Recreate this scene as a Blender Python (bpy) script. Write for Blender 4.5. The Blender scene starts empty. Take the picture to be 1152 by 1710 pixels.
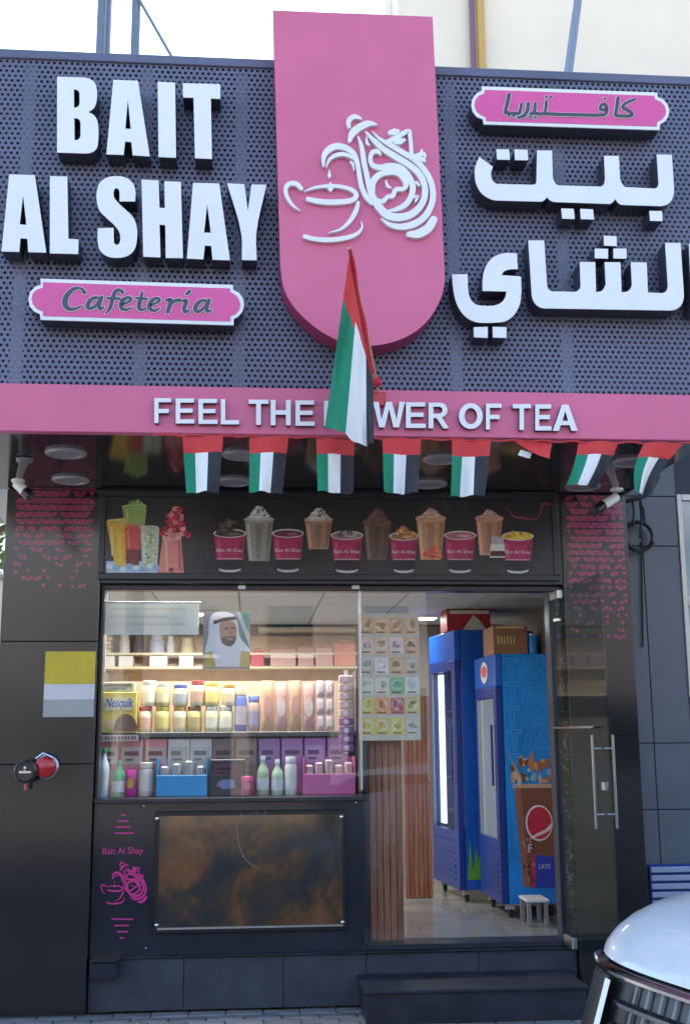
import bpy, math, random
from mathutils import Vector, Matrix
from mathutils.geometry import tessellate_polygon
random.seed(7)
SC = bpy.context.scene
COL = SC.collection

# ------------------------------------------------------------------ camera
F_PX, PW, PH = 1900.0, 1152.0, 1710.0
PITCH, YAW, ROLL = 0.193718, 0.081980, -0.007181
CAM = Vector((0.8732, -6.6434, 1.4660))
_f = Vector((math.sin(YAW) * math.cos(PITCH), math.cos(YAW) * math.cos(PITCH), math.sin(PITCH)))
_r = Vector((math.cos(YAW), -math.sin(YAW), 0.0))
_u = _r.cross(_f)
C_R = _r * math.cos(ROLL) + _u * math.sin(ROLL)
C_U = -_r * math.sin(ROLL) + _u * math.cos(ROLL)
C_F = _f
cam_d = bpy.data.cameras.new('camera')
cam_d.sensor_fit = 'VERTICAL'
cam_d.sensor_height = 36.0
cam_d.lens = F_PX / PH * 36.0
cam_d.clip_start = 0.05
cam_d.clip_end = 2000.0
cam = bpy.data.objects.new('camera', cam_d)
cam.matrix_world = Matrix(((C_R.x, C_U.x, -C_F.x, CAM.x), (C_R.y, C_U.y, -C_F.y, CAM.y),
                           (C_R.z, C_U.z, -C_F.z, CAM.z), (0, 0, 0, 1)))
COL.objects.link(cam)
SC.camera = cam

# ------------------------------------------------------------------ light
SUN_EL, SUN_AZ = math.radians(52), math.radians(22)      # azimuth from +Y towards +X
world = bpy.data.worlds.new('World')
SC.world = world
world.use_nodes = True
wn = world.node_tree
bg = wn.nodes['Background']
sky = wn.nodes.new('ShaderNodeTexSky')
sky.sky_type = 'NISHITA'
sky.sun_disc = False
sky.sun_elevation = SUN_EL
sky.sun_rotation = SUN_AZ
sky.dust_density = 0.7
sky.air_density = 1.2
wn.links.new(sky.outputs[0], bg.inputs[0])
bg.inputs[1].default_value = 0.14
sun_d = bpy.data.lights.new('sun', 'SUN')
sun_d.energy = 4.0
sun_d.angle = math.radians(0.5)
sun_d.color = (1.0, 0.95, 0.87)
sun = bpy.data.objects.new('sun', sun_d)
sv = Vector((math.sin(SUN_AZ) * math.cos(SUN_EL), math.cos(SUN_AZ) * math.cos(SUN_EL), math.sin(SUN_EL)))
sun.rotation_euler = sv.to_track_quat('Z', 'Y').to_euler()
sun.location = (0, 0, 30)
COL.objects.link(sun)
SC.view_settings.view_transform = 'Standard'
SC.view_settings.look = 'None'
SC.view_settings.gamma = 1.0
SC.view_settings.use_curve_mapping = False
SC.view_settings.exposure = 2.0

# ------------------------------------------------------------------ helpers
def ray(px, py):
    return (C_F + C_R * ((px - PW / 2) / F_PX) - C_U * ((py - PH / 2) / F_PX))
def U(px, py, y):
    d = ray(px, py); t = (y - CAM.y) / d.y
    return CAM + d * t
def UZ(px, py, z):
    d = ray(px, py); t = (z - CAM.z) / d.z
    return CAM + d * t

MATS = {}
def M(name, col, rough=0.5, metal=0.0, spec=0.5, var=0.0, vscale=8.0, bump=0.0, bscale=60.0, coat=0.0,
      emit=None, estr=0.0, trans=0.0, col2=None):
    if name in MATS: return MATS[name]
    m = bpy.data.materials.new(name); m.use_nodes = True
    nt = m.node_tree; b = nt.nodes['Principled BSDF']
    b.inputs['Base Color'].default_value = (*col, 1)
    b.inputs['Roughness'].default_value = rough
    b.inputs['Metallic'].default_value = metal
    b.inputs['Specular IOR Level'].default_value = spec
    b.inputs['Coat Weight'].default_value = coat
    b.inputs['Coat Roughness'].default_value = 0.04
    if trans: b.inputs['Transmission Weight'].default_value = trans
    if emit:
        b.inputs['Emission Color'].default_value = (*emit, 1); b.inputs['Emission Strength'].default_value = estr
    if var or bump or col2:
        tc = nt.nodes.new('ShaderNodeTexCoord')
    if var or col2:
        n = nt.nodes.new('ShaderNodeTexNoise'); n.inputs['Scale'].default_value = vscale
        n.inputs['Detail'].default_value = 5; n.inputs['Roughness'].default_value = 0.6
        nt.links.new(tc.outputs['Object'], n.inputs['Vector'])
        r = nt.nodes.new('ShaderNodeValToRGB')
        c2 = col2 if col2 else tuple(min(1, c * (1 + var)) for c in col)
        c1 = col if col2 else tuple(c * (1 - var) for c in col)
        r.color_ramp.elements[0].position = 0.35; r.color_ramp.elements[1].position = 0.68
        r.color_ramp.elements[0].color = (*c1, 1); r.color_ramp.elements[1].color = (*c2, 1)
        nt.links.new(n.outputs['Fac'], r.inputs['Fac']); nt.links.new(r.outputs['Color'], b.inputs['Base Color'])
        mr = nt.nodes.new('ShaderNodeMapRange')
        mr.inputs['To Min'].default_value = max(0.02, rough * 0.8); mr.inputs['To Max'].default_value = min(1, rough * 1.25)
        nt.links.new(n.outputs['Fac'], mr.inputs['Value']); nt.links.new(mr.outputs['Result'], b.inputs['Roughness'])
    if bump:
        n2 = nt.nodes.new('ShaderNodeTexNoise'); n2.inputs['Scale'].default_value = bscale; n2.inputs['Detail'].default_value = 4
        nt.links.new(tc.outputs['Object'], n2.inputs['Vector'])
        bm = nt.nodes.new('ShaderNodeBump'); bm.inputs['Strength'].default_value = bump; bm.inputs['Distance'].default_value = 0.01
        nt.links.new(n2.outputs['Fac'], bm.inputs['Height']); nt.links.new(bm.outputs['Normal'], b.inputs['Normal'])
    MATS[name] = m
    return m

def glass_mat(name, tint=(1, 1, 1), rough=0.0, ior=1.5, refl=0.5, base=0.6):
    m = bpy.data.materials.new(name); m.use_nodes = True; nt = m.node_tree
    for n in list(nt.nodes):
        if n.type != 'OUTPUT_MATERIAL': nt.nodes.remove(n)
    out = [n for n in nt.nodes if n.type == 'OUTPUT_MATERIAL'][0]
    t = nt.nodes.new('ShaderNodeBsdfTransparent'); t.inputs[0].default_value = (*tint, 1)
    g = nt.nodes.new('ShaderNodeBsdfGlossy'); g.inputs['Roughness'].default_value = rough
    lw = nt.nodes.new('ShaderNodeLayerWeight'); lw.inputs[0].default_value = 0.5
    pw = nt.nodes.new('ShaderNodeMath'); pw.operation = 'POWER'; pw.inputs[1].default_value = 5.0
    nt.links.new(lw.outputs['Facing'], pw.inputs[0])
    r0 = ((ior-1)/(ior+1))**2
    fr = nt.nodes.new('ShaderNodeMath'); fr.operation = 'MULTIPLY_ADD'; fr.inputs[1].default_value = (1-r0)*refl; fr.inputs[2].default_value = r0*base
    nt.links.new(pw.outputs[0], fr.inputs[0])
    mx = nt.nodes.new('ShaderNodeMixShader')
    nt.links.new(fr.outputs[0], mx.inputs[0]); nt.links.new(t.outputs[0], mx.inputs[1]); nt.links.new(g.outputs[0], mx.inputs[2])
    nt.links.new(mx.outputs[0], out.inputs[0])
    MATS[name] = m
    return m

def wloc(o):
    v = Vector((0, 0, 0))
    while o is not None:
        v += o.location; o = o.parent
    return v

def tag(o, label=None, cat=None, group=None, kind=None):
    if label: o['label'] = label
    if cat: o['category'] = cat
    if group: o['group'] = group
    if kind: o['kind'] = kind
    return o

def thing(name, loc, label, cat, group=None, rz=0.0):
    o = bpy.data.objects.new(name, None); o.empty_display_size = 0.1
    o.location = loc; o.rotation_euler = (0, 0, rz); COL.objects.link(o)
    return tag(o, label, cat, group)

class MB:
    def __init__(s): s.v = []; s.f = []
    def add(s, vs, fs):
        n = len(s.v); s.v += [tuple(v) for v in vs]; s.f += [tuple(i + n for i in f) for f in fs]; return s
    def box(s, x0, x1, y0, y1, z0, z1, bev=0.0):
        if bev <= 0:
            return s.add([(x0,y0,z0),(x1,y0,z0),(x1,y1,z0),(x0,y1,z0),(x0,y0,z1),(x1,y0,z1),(x1,y1,z1),(x0,y1,z1)],
                     [(0,3,2,1),(4,5,6,7),(0,1,5,4),(1,2,6,5),(2,3,7,6),(3,0,4,7)])
        b = min(bev, (x1-x0)*.45, (y1-y0)*.45, (z1-z0)*.45)
        vs = []; idx = {}
        for ix, (xa, sx) in enumerate(((x0, 1), (x1, -1))):
            for iy, (ya, sy) in enumerate(((y0, 1), (y1, -1))):
                for iz, (za, sz) in enumerate(((z0, 1), (z1, -1))):
                    for k in range(3):
                        p = [xa + sx*b, ya + sy*b, za + sz*b]; p[k] = (xa, ya, za)[k]
                        idx[ix, iy, iz, k] = len(vs); vs.append(tuple(p))
        fs = []
        I = lambda a, b_, c, k: idx[a, b_, c, k]
        for a in (0, 1):
            q = [I(a,0,0,0), I(a,1,0,0), I(a,1,1,0), I(a,0,1,0)]; fs.append(q if a else q[::-1])
            q = [I(0,a,0,1), I(0,a,1,1), I(1,a,1,1), I(1,a,0,1)]; fs.append(q if a else q[::-1])
            q = [I(0,0,a,2), I(1,0,a,2), I(1,1,a,2), I(0,1,a,2)]; fs.append(q if a else q[::-1])
        for a in (0, 1):
            for c in (0, 1):
                fs.append([I(a,c,0,0), I(a,c,1,0), I(a,c,1,1), I(a,c,0,1)] if (a != c) else [I(a,c,0,1), I(a,c,1,1), I(a,c,1,0), I(a,c,0,0)])
                fs.append([I(0,a,c,1), I(1,a,c,1), I(1,a,c,2), I(0,a,c,2)] if (a != c) else [I(0,a,c,2), I(1,a,c,2), I(1,a,c,1), I(0,a,c,1)])
                fs.append([I(a,0,c,0), I(a,0,c,2), I(a,1,c,2), I(a,1,c,0)] if (a != c) else [I(a,1,c,0), I(a,1,c,2), I(a,0,c,2), I(a,0,c,0)])
        for a in (0, 1):
            for c in (0, 1):
                for d in (0, 1):
                    t = [I(a,c,d,0), I(a,c,d,1), I(a,c,d,2)]
                    fs.append(t if (a + c + d) % 2 else t[::-1])
        return s.add(vs, fs)
    def prism(s, outer, y0, y1, holes=(), back=True):
        """outer/holes: lists of (x,z); extruded from y0 (front, towards camera) to y1"""
        loops = [list(outer)] + [list(h) for h in holes]
        flat = [p for l in loops for p in l]
        tris = tessellate_polygon([[Vector((p[0], p[1], 0)) for p in l] for l in loops])
        n = len(flat)
        vs = [(p[0], y0, p[1]) for p in flat] + [(p[0], y1, p[1]) for p in flat]
        fs = []
        for t in tris:
            a, b, c = t
            pa, pb, pc = flat[a], flat[b], flat[c]
            if (pb[0]-pa[0])*(pc[1]-pa[1]) - (pb[1]-pa[1])*(pc[0]-pa[0]) < 0: a, b, c = a, c, b
            fs.append((a, b, c))
            if back: fs.append((a + n, c + n, b + n))
        k = 0
        for li, l in enumerate(loops):
            m = len(l)
            area = sum(l[i][0]*l[(i+1) % m][1] - l[(i+1) % m][0]*l[i][1] for i in range(m))
            ccw = (area > 0) == (li == 0)
            for i in range(m):
                a, b = k + i, k + (i + 1) % m
                fs.append((a, a + n, b + n, b) if ccw else (b, b + n, a + n, a))
            k += m
        return s.add(vs, fs)
    def flat(s, outer, y):
        tris = tessellate_polygon([[Vector((p[0], p[1], 0)) for p in outer]])
        fs = []
        for a, b, c in tris:
            pa, pb, pc = outer[a], outer[b], outer[c]
            if (pb[0]-pa[0])*(pc[1]-pa[1]) - (pb[1]-pa[1])*(pc[0]-pa[0]) < 0: b, c = c, b
            fs.append((a, b, c))
        return s.add([(p[0], y, p[1]) for p in outer], fs)
    def tube(s, pts, r, n=10, caps=True):
        pts = [Vector(p) for p in pts]; rs = r if isinstance(r, (list, tuple)) else [r]*len(pts)
        base = len(s.v); prev = None
        for i, p in enumerate(pts):
            d = (pts[min(i+1, len(pts)-1)] - pts[max(i-1, 0)]).normalized()
            if prev is None:
                a = d.cross(Vector((0, 0, 1)))
                if a.length < 1e-3: a = d.cross(Vector((1, 0, 0)))
            else:
                a = prev - d * prev.dot(d)
            a.normalize(); b = d.cross(a); prev = a
            for k in range(n):
                t = 2*math.pi*k/n
                s.v.append(tuple(p + (a*math.cos(t) + b*math.sin(t))*rs[i]))
        for i in range(len(pts)-1):
            for k in range(n):
                a0 = base + i*n + k; a1 = base + i*n + (k+1) % n
                s.f.append((a0, a1, a1+n, a0+n))
        if caps:
            s.f.append(tuple(base + k for k in range(n))[::-1])
            e = base + (len(pts)-1)*n
            s.f.append(tuple(e + k for k in range(n)))
        return s
    def lathe(s, c, prof, n=20, axis='z'):
        base = len(s.v)
        for (r, h) in prof:
            for k in range(n):
                t = 2*math.pi*k/n; a, b = r*math.cos(t), r*math.sin(t)
                if axis == 'z': p = (c[0]+a, c[1]+b, c[2]+h)
                elif axis == 'y': p = (c[0]+a, c[1]-h, c[2]+b)
                else: p = (c[0]+h, c[1]+a, c[2]+b)
                s.v.append(p)
        for i in range(len(prof)-1):
            for k in range(n):
                a0 = base+i*n+k; a1 = base+i*n+(k+1) % n
                s.f.append((a0, a1, a1+n, a0+n))
        s.f.append(tuple(base+k for k in range(n))[::-1])
        e = base+(len(prof)-1)*n
        s.f.append(tuple(e+k for k in range(n)))
        return s
    def build(s, name, mat, parent=None, smooth=False, local=False, label=None):
        me = bpy.data.meshes.new(name)
        off = Vector((0, 0, 0)) if (parent is None or local) else wloc(parent)
        me.from_pydata([(v[0]-off.x, v[1]-off.y, v[2]-off.z) for v in s.v], [], s.f)
        me.update()
        if mat: me.materials.append(MATS[mat] if isinstance(mat, str) else mat)
        if smooth:
            me.polygons.foreach_set('use_smooth', [True]*len(me.polygons))
            try: me.set_sharp_from_angle(angle=math.radians(40))
            except Exception: pass
        o = bpy.data.objects.new(name, me)
        if parent: o.parent = parent
        COL.objects.link(o)
        if label: o['label'] = label
        return o

def struct(name, mb, mat, **k): return tag(mb.build(name, mat, **k), kind='structure')

def crom(pts, k=6):
    """Catmull-Rom through tuples of any length"""
    if len(pts) < 3: return pts
    P = [pts[0]] + list(pts) + [pts[-1]]; out = []
    for i in range(1, len(P)-2):
        for j in range(k):
            t = j/k; t2 = t*t; t3 = t2*t
            out.append(tuple(0.5*((2*b) + (c-a)*t + (2*a-5*b+4*c-d)*t2 + (3*b-a-3*c+d)*t3)
                             for a, b, c, d in zip(P[i-1], P[i], P[i+1], P[i+2])))
    out.append(tuple(pts[-1]))
    return out

def ribbon(pts, grow=0.0, k=6, round_ends=True):
    """pts: (x,y,w) -> outline polygon in the same 2D space"""
    q = crom(pts, k)
    L, R = [], []
    for i, (x, y, w) in enumerate(q):
        a = q[max(i-1, 0)]; b = q[min(i+1, len(q)-1)]
        dx, dy = b[0]-a[0], b[1]-a[1]; l = math.hypot(dx, dy) or 1
        nx, ny = -dy/l, dx/l; h = max(w, 0.2)/2 + grow
        L.append((x+nx*h, y+ny*h)); R.append((x-nx*h, y-ny*h))
    cap2, cap1 = [], []
    if round_ends:
        for (src, dst, sgn) in ((q[-1], cap2, 1), (q[0], cap1, -1)):
            i = -1 if sgn == 1 else 0
            a = q[-2] if sgn == 1 else q[1]
            ang = math.atan2(src[1]-a[1], src[0]-a[0]); h = max(src[2], 0.2)/2 + grow
            for j in (1, 2, 3):
                t = ang + math.pi/2 - math.pi*j/4
                dst.append((src[0]+h*math.cos(t), src[1]+h*math.sin(t)))
    return L + cap2 + R[::-1] + cap1

def ribbon_strip(mb, pts, tr, y0, y1, grow=0.0, k=6):
    """ribbon as quads (safe when it bends on itself); tr maps 2D -> (x,z)"""
    q = crom(pts, k); n = len(q); vs = []
    for i, (x, y, w) in enumerate(q):
        a = q[max(i-1, 0)]; b = q[min(i+1, n-1)]
        dx, dy = b[0]-a[0], b[1]-a[1]; l = math.hypot(dx, dy) or 1
        nx, ny = -dy/l, dx/l; h = max(w, 0.6)/2 + grow
        e = 0.0
        if i == 0: e = -1
        if i == n-1: e = 1
        for sgn in (1, -1):
            X, Z = tr(x+nx*h*sgn, y+ny*h*sgn)
            vs.append((X, y0, Z))
    vs += [(v[0], y1, v[2]) for v in vs]
    m = 2*n; fs = []
    for i in range(n-1):
        a, b, c, d = 2*i, 2*i+1, 2*i+3, 2*i+2
        fs.append((a, b, c, d)); fs.append((a, d, d+m, a+m)); fs.append((b, b+m, c+m, c))
    fs.append((0, m, m+1, 1)); fs.append((2*n-2, 2*n-1, 2*n-1+m, 2*n-2+m))
    mb.add(vs, fs)
    # round caps
    for (s, a) in ((q[0], q[1]), (q[-1], q[-2])):
        h = max(s[2], 0.6)/2 + grow
        if h < 1.0: continue
        ang = math.atan2(s[1]-a[1], s[0]-a[0])
        arc = [(s[0]+h*math.cos(ang+t), s[1]+h*math.sin(ang+t)) for t in [math.pi*(j/6-0.5) for j in range(7)]]
        mb.prism([tr(*p) for p in arc], y0+0.00005, y1, back=False)

def ztr(ox, oy, sc, y):
    """zoom pixel -> world (x,z) on the plane y"""
    def f(zx, zy):
        p = U(ox+zx/sc, oy+zy/sc, y); return (p.x, p.z)
    return f

def text_mesh(txt, size, offset=0.0, shear=0.0, extrude=0.0, align='CENTER'):
    cu = bpy.data.curves.new('tmp', 'FONT'); cu.body = txt; cu.size = size; cu.offset = offset; cu.shear = shear
    cu.extrude = extrude; cu.align_x = align; cu.align_y = 'CENTER'; cu.resolution_u = 3
    o = bpy.data.objects.new('tmp', cu); COL.objects.link(o)
    bpy.context.view_layer.update()
    me = bpy.data.meshes.new_from_object(o.evaluated_get(bpy.context.evaluated_depsgraph_get()))
    vs = [tuple(v.co) for v in me.vertices]; fs = [tuple(p.vertices) for p in me.polygons]
    bpy.data.objects.remove(o); bpy.data.curves.remove(cu); bpy.data.meshes.remove(me)
    return vs, fs
def text_on(mb, txt, cx, cz, y, size, width=None, **k):
    """flat text in the xz plane facing -y, centred at (cx, cz)"""
    vs, fs = text_mesh(txt, size, **k)
    if not vs: return
    xs = [v[0] for v in vs]; s = 1.0
    zs = [v[1] for v in vs]; mx, mz = (min(xs)+max(xs))/2, (min(zs)+max(zs))/2
    if width: s = width/(max(xs)-min(xs))
    mb.add([(cx+(v[0]-mx)*s, y - v[2], cz+(v[1]-mz)) for v in vs], fs)

def smooth_closed(pts, k=4):
    n = len(pts); out = []
    for i in range(n):
        a, b, c, d = pts[i-1], pts[i], pts[(i+1) % n], pts[(i+2) % n]
        for j in range(k):
            t = j/k; t2 = t*t; t3 = t2*t
            out.append(tuple(0.5*((2*q) + (r-p)*t + (2*p-5*q+4*r-s)*t2 + (3*q-p-3*r+s)*t3) for p, q, r, s in zip(a, b, c, d)))
    return out

def copy_tree(o, parent=None):
    c = o.copy(); COL.objects.link(c); c.parent = parent
    for ch in list(o.children): copy_tree(ch, c)
    return c

# ------------------------------------------------------------------ materials
M('letter_white', (0.80, 0.80, 0.80), 0.35, var=0.02, vscale=5)
M('letter_return', (0.042, 0.046, 0.066), 0.4)
M('sheet', (0.118, 0.120, 0.192), 0.42, metal=0.0, var=0.16, vscale=1.6, spec=0.5)
M('cavity', (0.03, 0.03, 0.045), 0.8)
M('strut', (0.45, 0.45, 0.47), 0.4, metal=0.6)
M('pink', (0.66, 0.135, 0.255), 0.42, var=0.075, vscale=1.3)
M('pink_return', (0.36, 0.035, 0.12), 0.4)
M('plaque_pink', (0.72, 0.09, 0.31), 0.38, var=0.03)
M('plaque_dark', (0.055, 0.06, 0.085), 0.4)
M('black_panel', (0.018, 0.020, 0.028), 0.13, var=0.25, vscale=3, spec=0.55)
M('pillar', (0.012, 0.012, 0.015), 0.16, var=0.25, vscale=2.0, spec=0.75)
M('pillar_print', (0.36, 0.028, 0.115), 0.18, spec=0.75)
M('frame', (0.022, 0.025, 0.034), 0.3, var=0.2, vscale=10)
M('soffit', (0.013, 0.013, 0.017), 0.12, spec=0.5)
M('plinth', (0.036, 0.044, 0.062), 0.5, var=0.22, vscale=6, bump=0.1)
M('step', (0.017, 0.020, 0.029), 0.45, var=0.45, vscale=5, bump=0.15)
M('chrome', (0.75, 0.75, 0.77), 0.15, metal=1.0)
M('handle_steel', (0.30, 0.30, 0.31), 0.3, metal=1.0)
M('steel', (0.55, 0.56, 0.58), 0.32, metal=1.0)
M('white_plastic', (0.72, 0.70, 0.66), 0.35)
M('grey_plastic', (0.25, 0.24, 0.25), 0.4)
M('black_plastic', (0.012, 0.012, 0.014), 0.3)
M('rubber', (0.015, 0.015, 0.016), 0.6)
M('flag_red', (0.62, 0.045, 0.045), 0.75, var=0.05, bump=0.55, bscale=16)
M('flag_deep_red', (0.50, 0.02, 0.04), 0.75, var=0.05, bump=0.55, bscale=16)
M('flag_green', (0.005, 0.23, 0.13), 0.75, var=0.05, bump=0.55, bscale=16)
M('flag_white', (0.80, 0.80, 0.80), 0.75, var=0.02, bump=0.55, bscale=16)
M('flag_black', (0.03, 0.032, 0.04), 0.75, var=0.1, bump=0.55, bscale=16)
M('wood', (0.30, 0.12, 0.055), 0.4, var=0.3, vscale=4)
M('red_plastic', (0.5, 0.02, 0.025), 0.3)
glass_mat('window_glass', (0.95, 0.97, 0.98), base=1.25)
glass_mat('door_glass', (0.78, 0.85, 0.86), ior=1.5, refl=0.26)

# =================================================================== SETTING
D = 1.30
SOF = 2.884
FLOOR = 0.289
M('asphalt', (0.05, 0.05, 0.052), 0.85, var=0.25, vscale=3, bump=0.4, bscale=150)
M('sand', (0.34, 0.27, 0.19), 0.9, var=0.15, vscale=0.4)
M('paving', (0.17, 0.165, 0.17), 0.8, var=0.25, vscale=7, bump=0.3, bscale=90)
M('paving2', (0.21, 0.20, 0.20), 0.8, var=0.25, vscale=7, bump=0.3, bscale=90)
M('kerb', (0.32, 0.31, 0.30), 0.8, var=0.2, vscale=5, bump=0.2)
struct('ground', MB().box(-400, 400, -400, 400, -0.6, -0.16), 'sand')
struct('road', MB().box(-80, 80, -15.0, -2.35, -0.5, -0.12), 'asphalt')
pav = struct('pavement', MB().box(-12, 14, -2.2, 6.0, -0.5, -0.03), 'kerb')
kerbo = struct('kerb', MB().box(-12, 14, -2.35, -2.2, -0.5, 0.0), 'kerb')
pm = {}
for i in range(2):
    b = MB().box(-0.098, 0.098, -0.048, 0.048, -0.028, 0.0, 0.006)
    me = b.build('paver', ('paving', 'paving2')[i]); pm[i] = me.data
    bpy.data.objects.remove(me)
rnd = random.Random(3)
for j in range(9):
    for i in range(19):
        o = bpy.data.objects.new('paver', pm[rnd.randint(0, 1)])
        o.parent = pav
        o.location = (-0.55+i*0.2+(0.1 if j % 2 else 0), -0.06-j*0.1, rnd.uniform(-0.003, 0.001))
        o.rotation_euler = (rnd.uniform(-.01, .01), rnd.uniform(-.01, .01), rnd.uniform(-.01, .01))
        COL.objects.link(o)
struct('far_pavement', MB().box(-12, 14, -2.2, -0.95, -0.03, -0.004), 'paving')

# ---- upper building behind the sign
M('beige_render', (0.85, 0.72, 0.58), 0.85, var=0.05, vscale=1.2, bump=0.15, bscale=40)
M('white_render', (0.82, 0.81, 0.80), 0.85, var=0.04, vscale=1.2)
YB = 1.6
bx0 = U(664, 50, YB).x
bld = thing('building', (bx0, YB, 3.0), 'beige rendered upper storeys rising behind the right half of the shop sign', 'building')
MB().box(bx0, 16, YB, 6.0, 3.0, 15).build('wall', 'beige_render', bld)
MB().box(bx0-0.06, bx0-0.002, YB+0.35, 5.6, 3.0, 15).build('side_wall', 'white_render', bld)  # same building's left flank: overexposed sunlight put into the whiter colour
MB().box(-0.8, bx0-0.061, 4.1, 5.5, -0.02, 3.2).build('rear_wall', 'white_render', bld)
shop_roof = MB().box(-0.9, 3.3, 0.12, 4.08, 2.98, 3.12).build('roof_slab', 'white_render', bld)
p = U(789, 60, YB-0.06); q = U(803, 60, YB-0.05)
M('purple_pipe', (0.20, 0.10, 0.16), 0.5); M('yellow_pipe', (0.55, 0.33, 0.08), 0.5)
o = MB().tube([(p.x, YB-0.05, 3.2), (p.x, YB-0.05, 9)], 0.022, 10).build('waste_pipe', 'purple_pipe', None, True)
tag(o, 'thin purple pipe running down the beige wall behind the sign', 'pipe')
o = MB().tube([(q.x, YB-0.05, 3.2), (q.x, YB-0.05, 9)], 0.034, 12).build('gas_pipe', 'yellow_pipe', None, True)
tag(o, 'ochre yellow pipe on the beige wall, right of the thin purple pipe', 'pipe')
# braces and posts above the sign
M('blue_steel', (0.15, 0.19, 0.25), 0.45, var=0.15)
a, b = U(948, 124, -1.0), U(975, -80, -0.1)
t = thing('sign_brace', a, 'dark steel brace slanting up from the sign to the beige wall', 'brace')
MB().tube([a-(b-a)*0.15, b], 0.026, 8).build('tube', 'blue_steel', t, True)
MB().box(a.x-0.06, a.x+0.06, -1.03, -0.97, a.z-0.12, a.z-0.10).build('foot_plate', 'blue_steel', t)
for (xa, xb, lab) in ((161, 183, 'broad steel post rising above the sign left of the thinner post'),
                      (219, 232, 'narrow steel post rising above the sign with a diagonal stay')):
    y = -0.9
    A, B = U(xa, 60, y), U(xb, 60, y)
    t = thing('sign_post', (A.x, y, SOF), lab, 'post')
    MB().box(A.x, B.x, y, y+0.07, SOF+0.05, 7.5, 0.006).build('post', 'blue_steel', t)
    MB().box(A.x-0.03, B.x+0.03, y-0.03, y+0.1, SOF+0.05, SOF+0.07).build('base_plate', 'blue_steel', t)
    if xa > 200:
        s0, s1 = U(233, 0, y), U(290, 100, y)
        d = s1-s0
        MB().tube([s0-d*0.3, s1+d*0.4], 0.009, 6).build('stay', 'blue_steel', t, True)
    else:
        c = U(174, 60, y-0.01)
        MB().tube([(c.x+0.006, y-0.006, SOF+0.1), (c.x+0.006, y-0.006, 7.4)], 0.006, 6).build('conduit', 'grey_plastic', t)

# =================================================================== SIGN
SX0, SX1, STOP = -0.80, 3.45, 4.897
BAND_TOP = 3.119
sign = thing('fascia_sign', (1.3, -D, SOF), 'dark perforated metal shop sign with raised white English and Arabic letters', 'shop sign')
def perforated():
    pitch = 0.0295; rowh = 0.0262; r = 0.0079
    x0, x1, z0, z1 = SX0, SX1, BAND_TOP-0.02, STOP-0.05
    mb = MB(); y = -D
    rows = int((z1-z0)/rowh); rowh = (z1-z0)/rows
    cols = int((x1-x0)/pitch); pitch = (x1-x0)/(cols+0.5)
    oct_ = [(r*math.cos(math.radians(22.5+45*k)), r*math.sin(math.radians(22.5+45*k))) for k in range(8)]
    for j in range(rows):
        za = z0+j*rowh; zb = za+rowh; off = pitch/2 if j % 2 else 0
        for i in range(cols):
            xa = x0+off+i*pitch; xb = xa+pitch; cx = (xa+xb)/2; cz = (za+zb)/2
            c = [(xb, (cz+zb)/2+0.0), ((cx+xb)/2, zb), ((cx+xa)/2, zb), (xa, (cz+zb)/2), (xa, (cz+za)/2), ((cx+xa)/2, za), ((cx+xb)/2, za), (xb, (cz+za)/2)]
            o8 = [(cx+a, cz+b) for a, b in oct_]
            vs = [(p[0], y, p[1]) for p in o8] + [(p[0], y, p[1]) for p in c] + [(xb, y, zb), (xa, y, zb), (xa, y, za), (xb, y, za)]
            # octagon order starts at 22.5deg: matches c order (right-upper first)
            fs = []
            ring = [8, 9, 10, 11, 12, 13, 14, 15]
            for k in range(8):
                k2 = (k+1) % 8
                fs.append((k, ring[k], ring[k2], k2))
            fs += [(8, 16, 9), (10, 17, 11), (12, 18, 13), (14, 19, 15)]
            mb.add(vs, fs)
        # filler at the row ends
        if off == 0: xa, xb = x1-pitch/2, x1
        else: xa, xb = x0, x0+pitch/2
        mb.add([(xa, y, za), (xb, y, za), (xb, y, zb), (xa, y, zb)], [(0, 1, 2, 3)])
    return mb
sheet = perforated().build('perforated_sheet', 'sheet', sign)
MB().box(SX0, SX1, -D-0.012, -D+0.2, STOP-0.05, STOP, 0.004).build('top_rail', 'sheet', sign)
MB().box(SX0+0.01, SX1-0.01, -D+0.17, -D+0.2, BAND_TOP-0.03, STOP-0.055).build('backing_panel', 'cavity', sign)
for px, py, in ((232, 600), (402, 330), (757, 330), (945, 480), (40, 300)):
    x = U(px, py, -D).x
    MB().box(x-0.03, x+0.03, -D+0.035, -D+0.08, BAND_TOP, STOP-0.06).build('upright', 'strut', sign)
for z in (3.75, 4.45):
    MB().box(SX0+0.02, SX1-0.02, -D+0.085, -D+0.12, z, z+0.05).build('cross_rail', 'cavity', sign)

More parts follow.
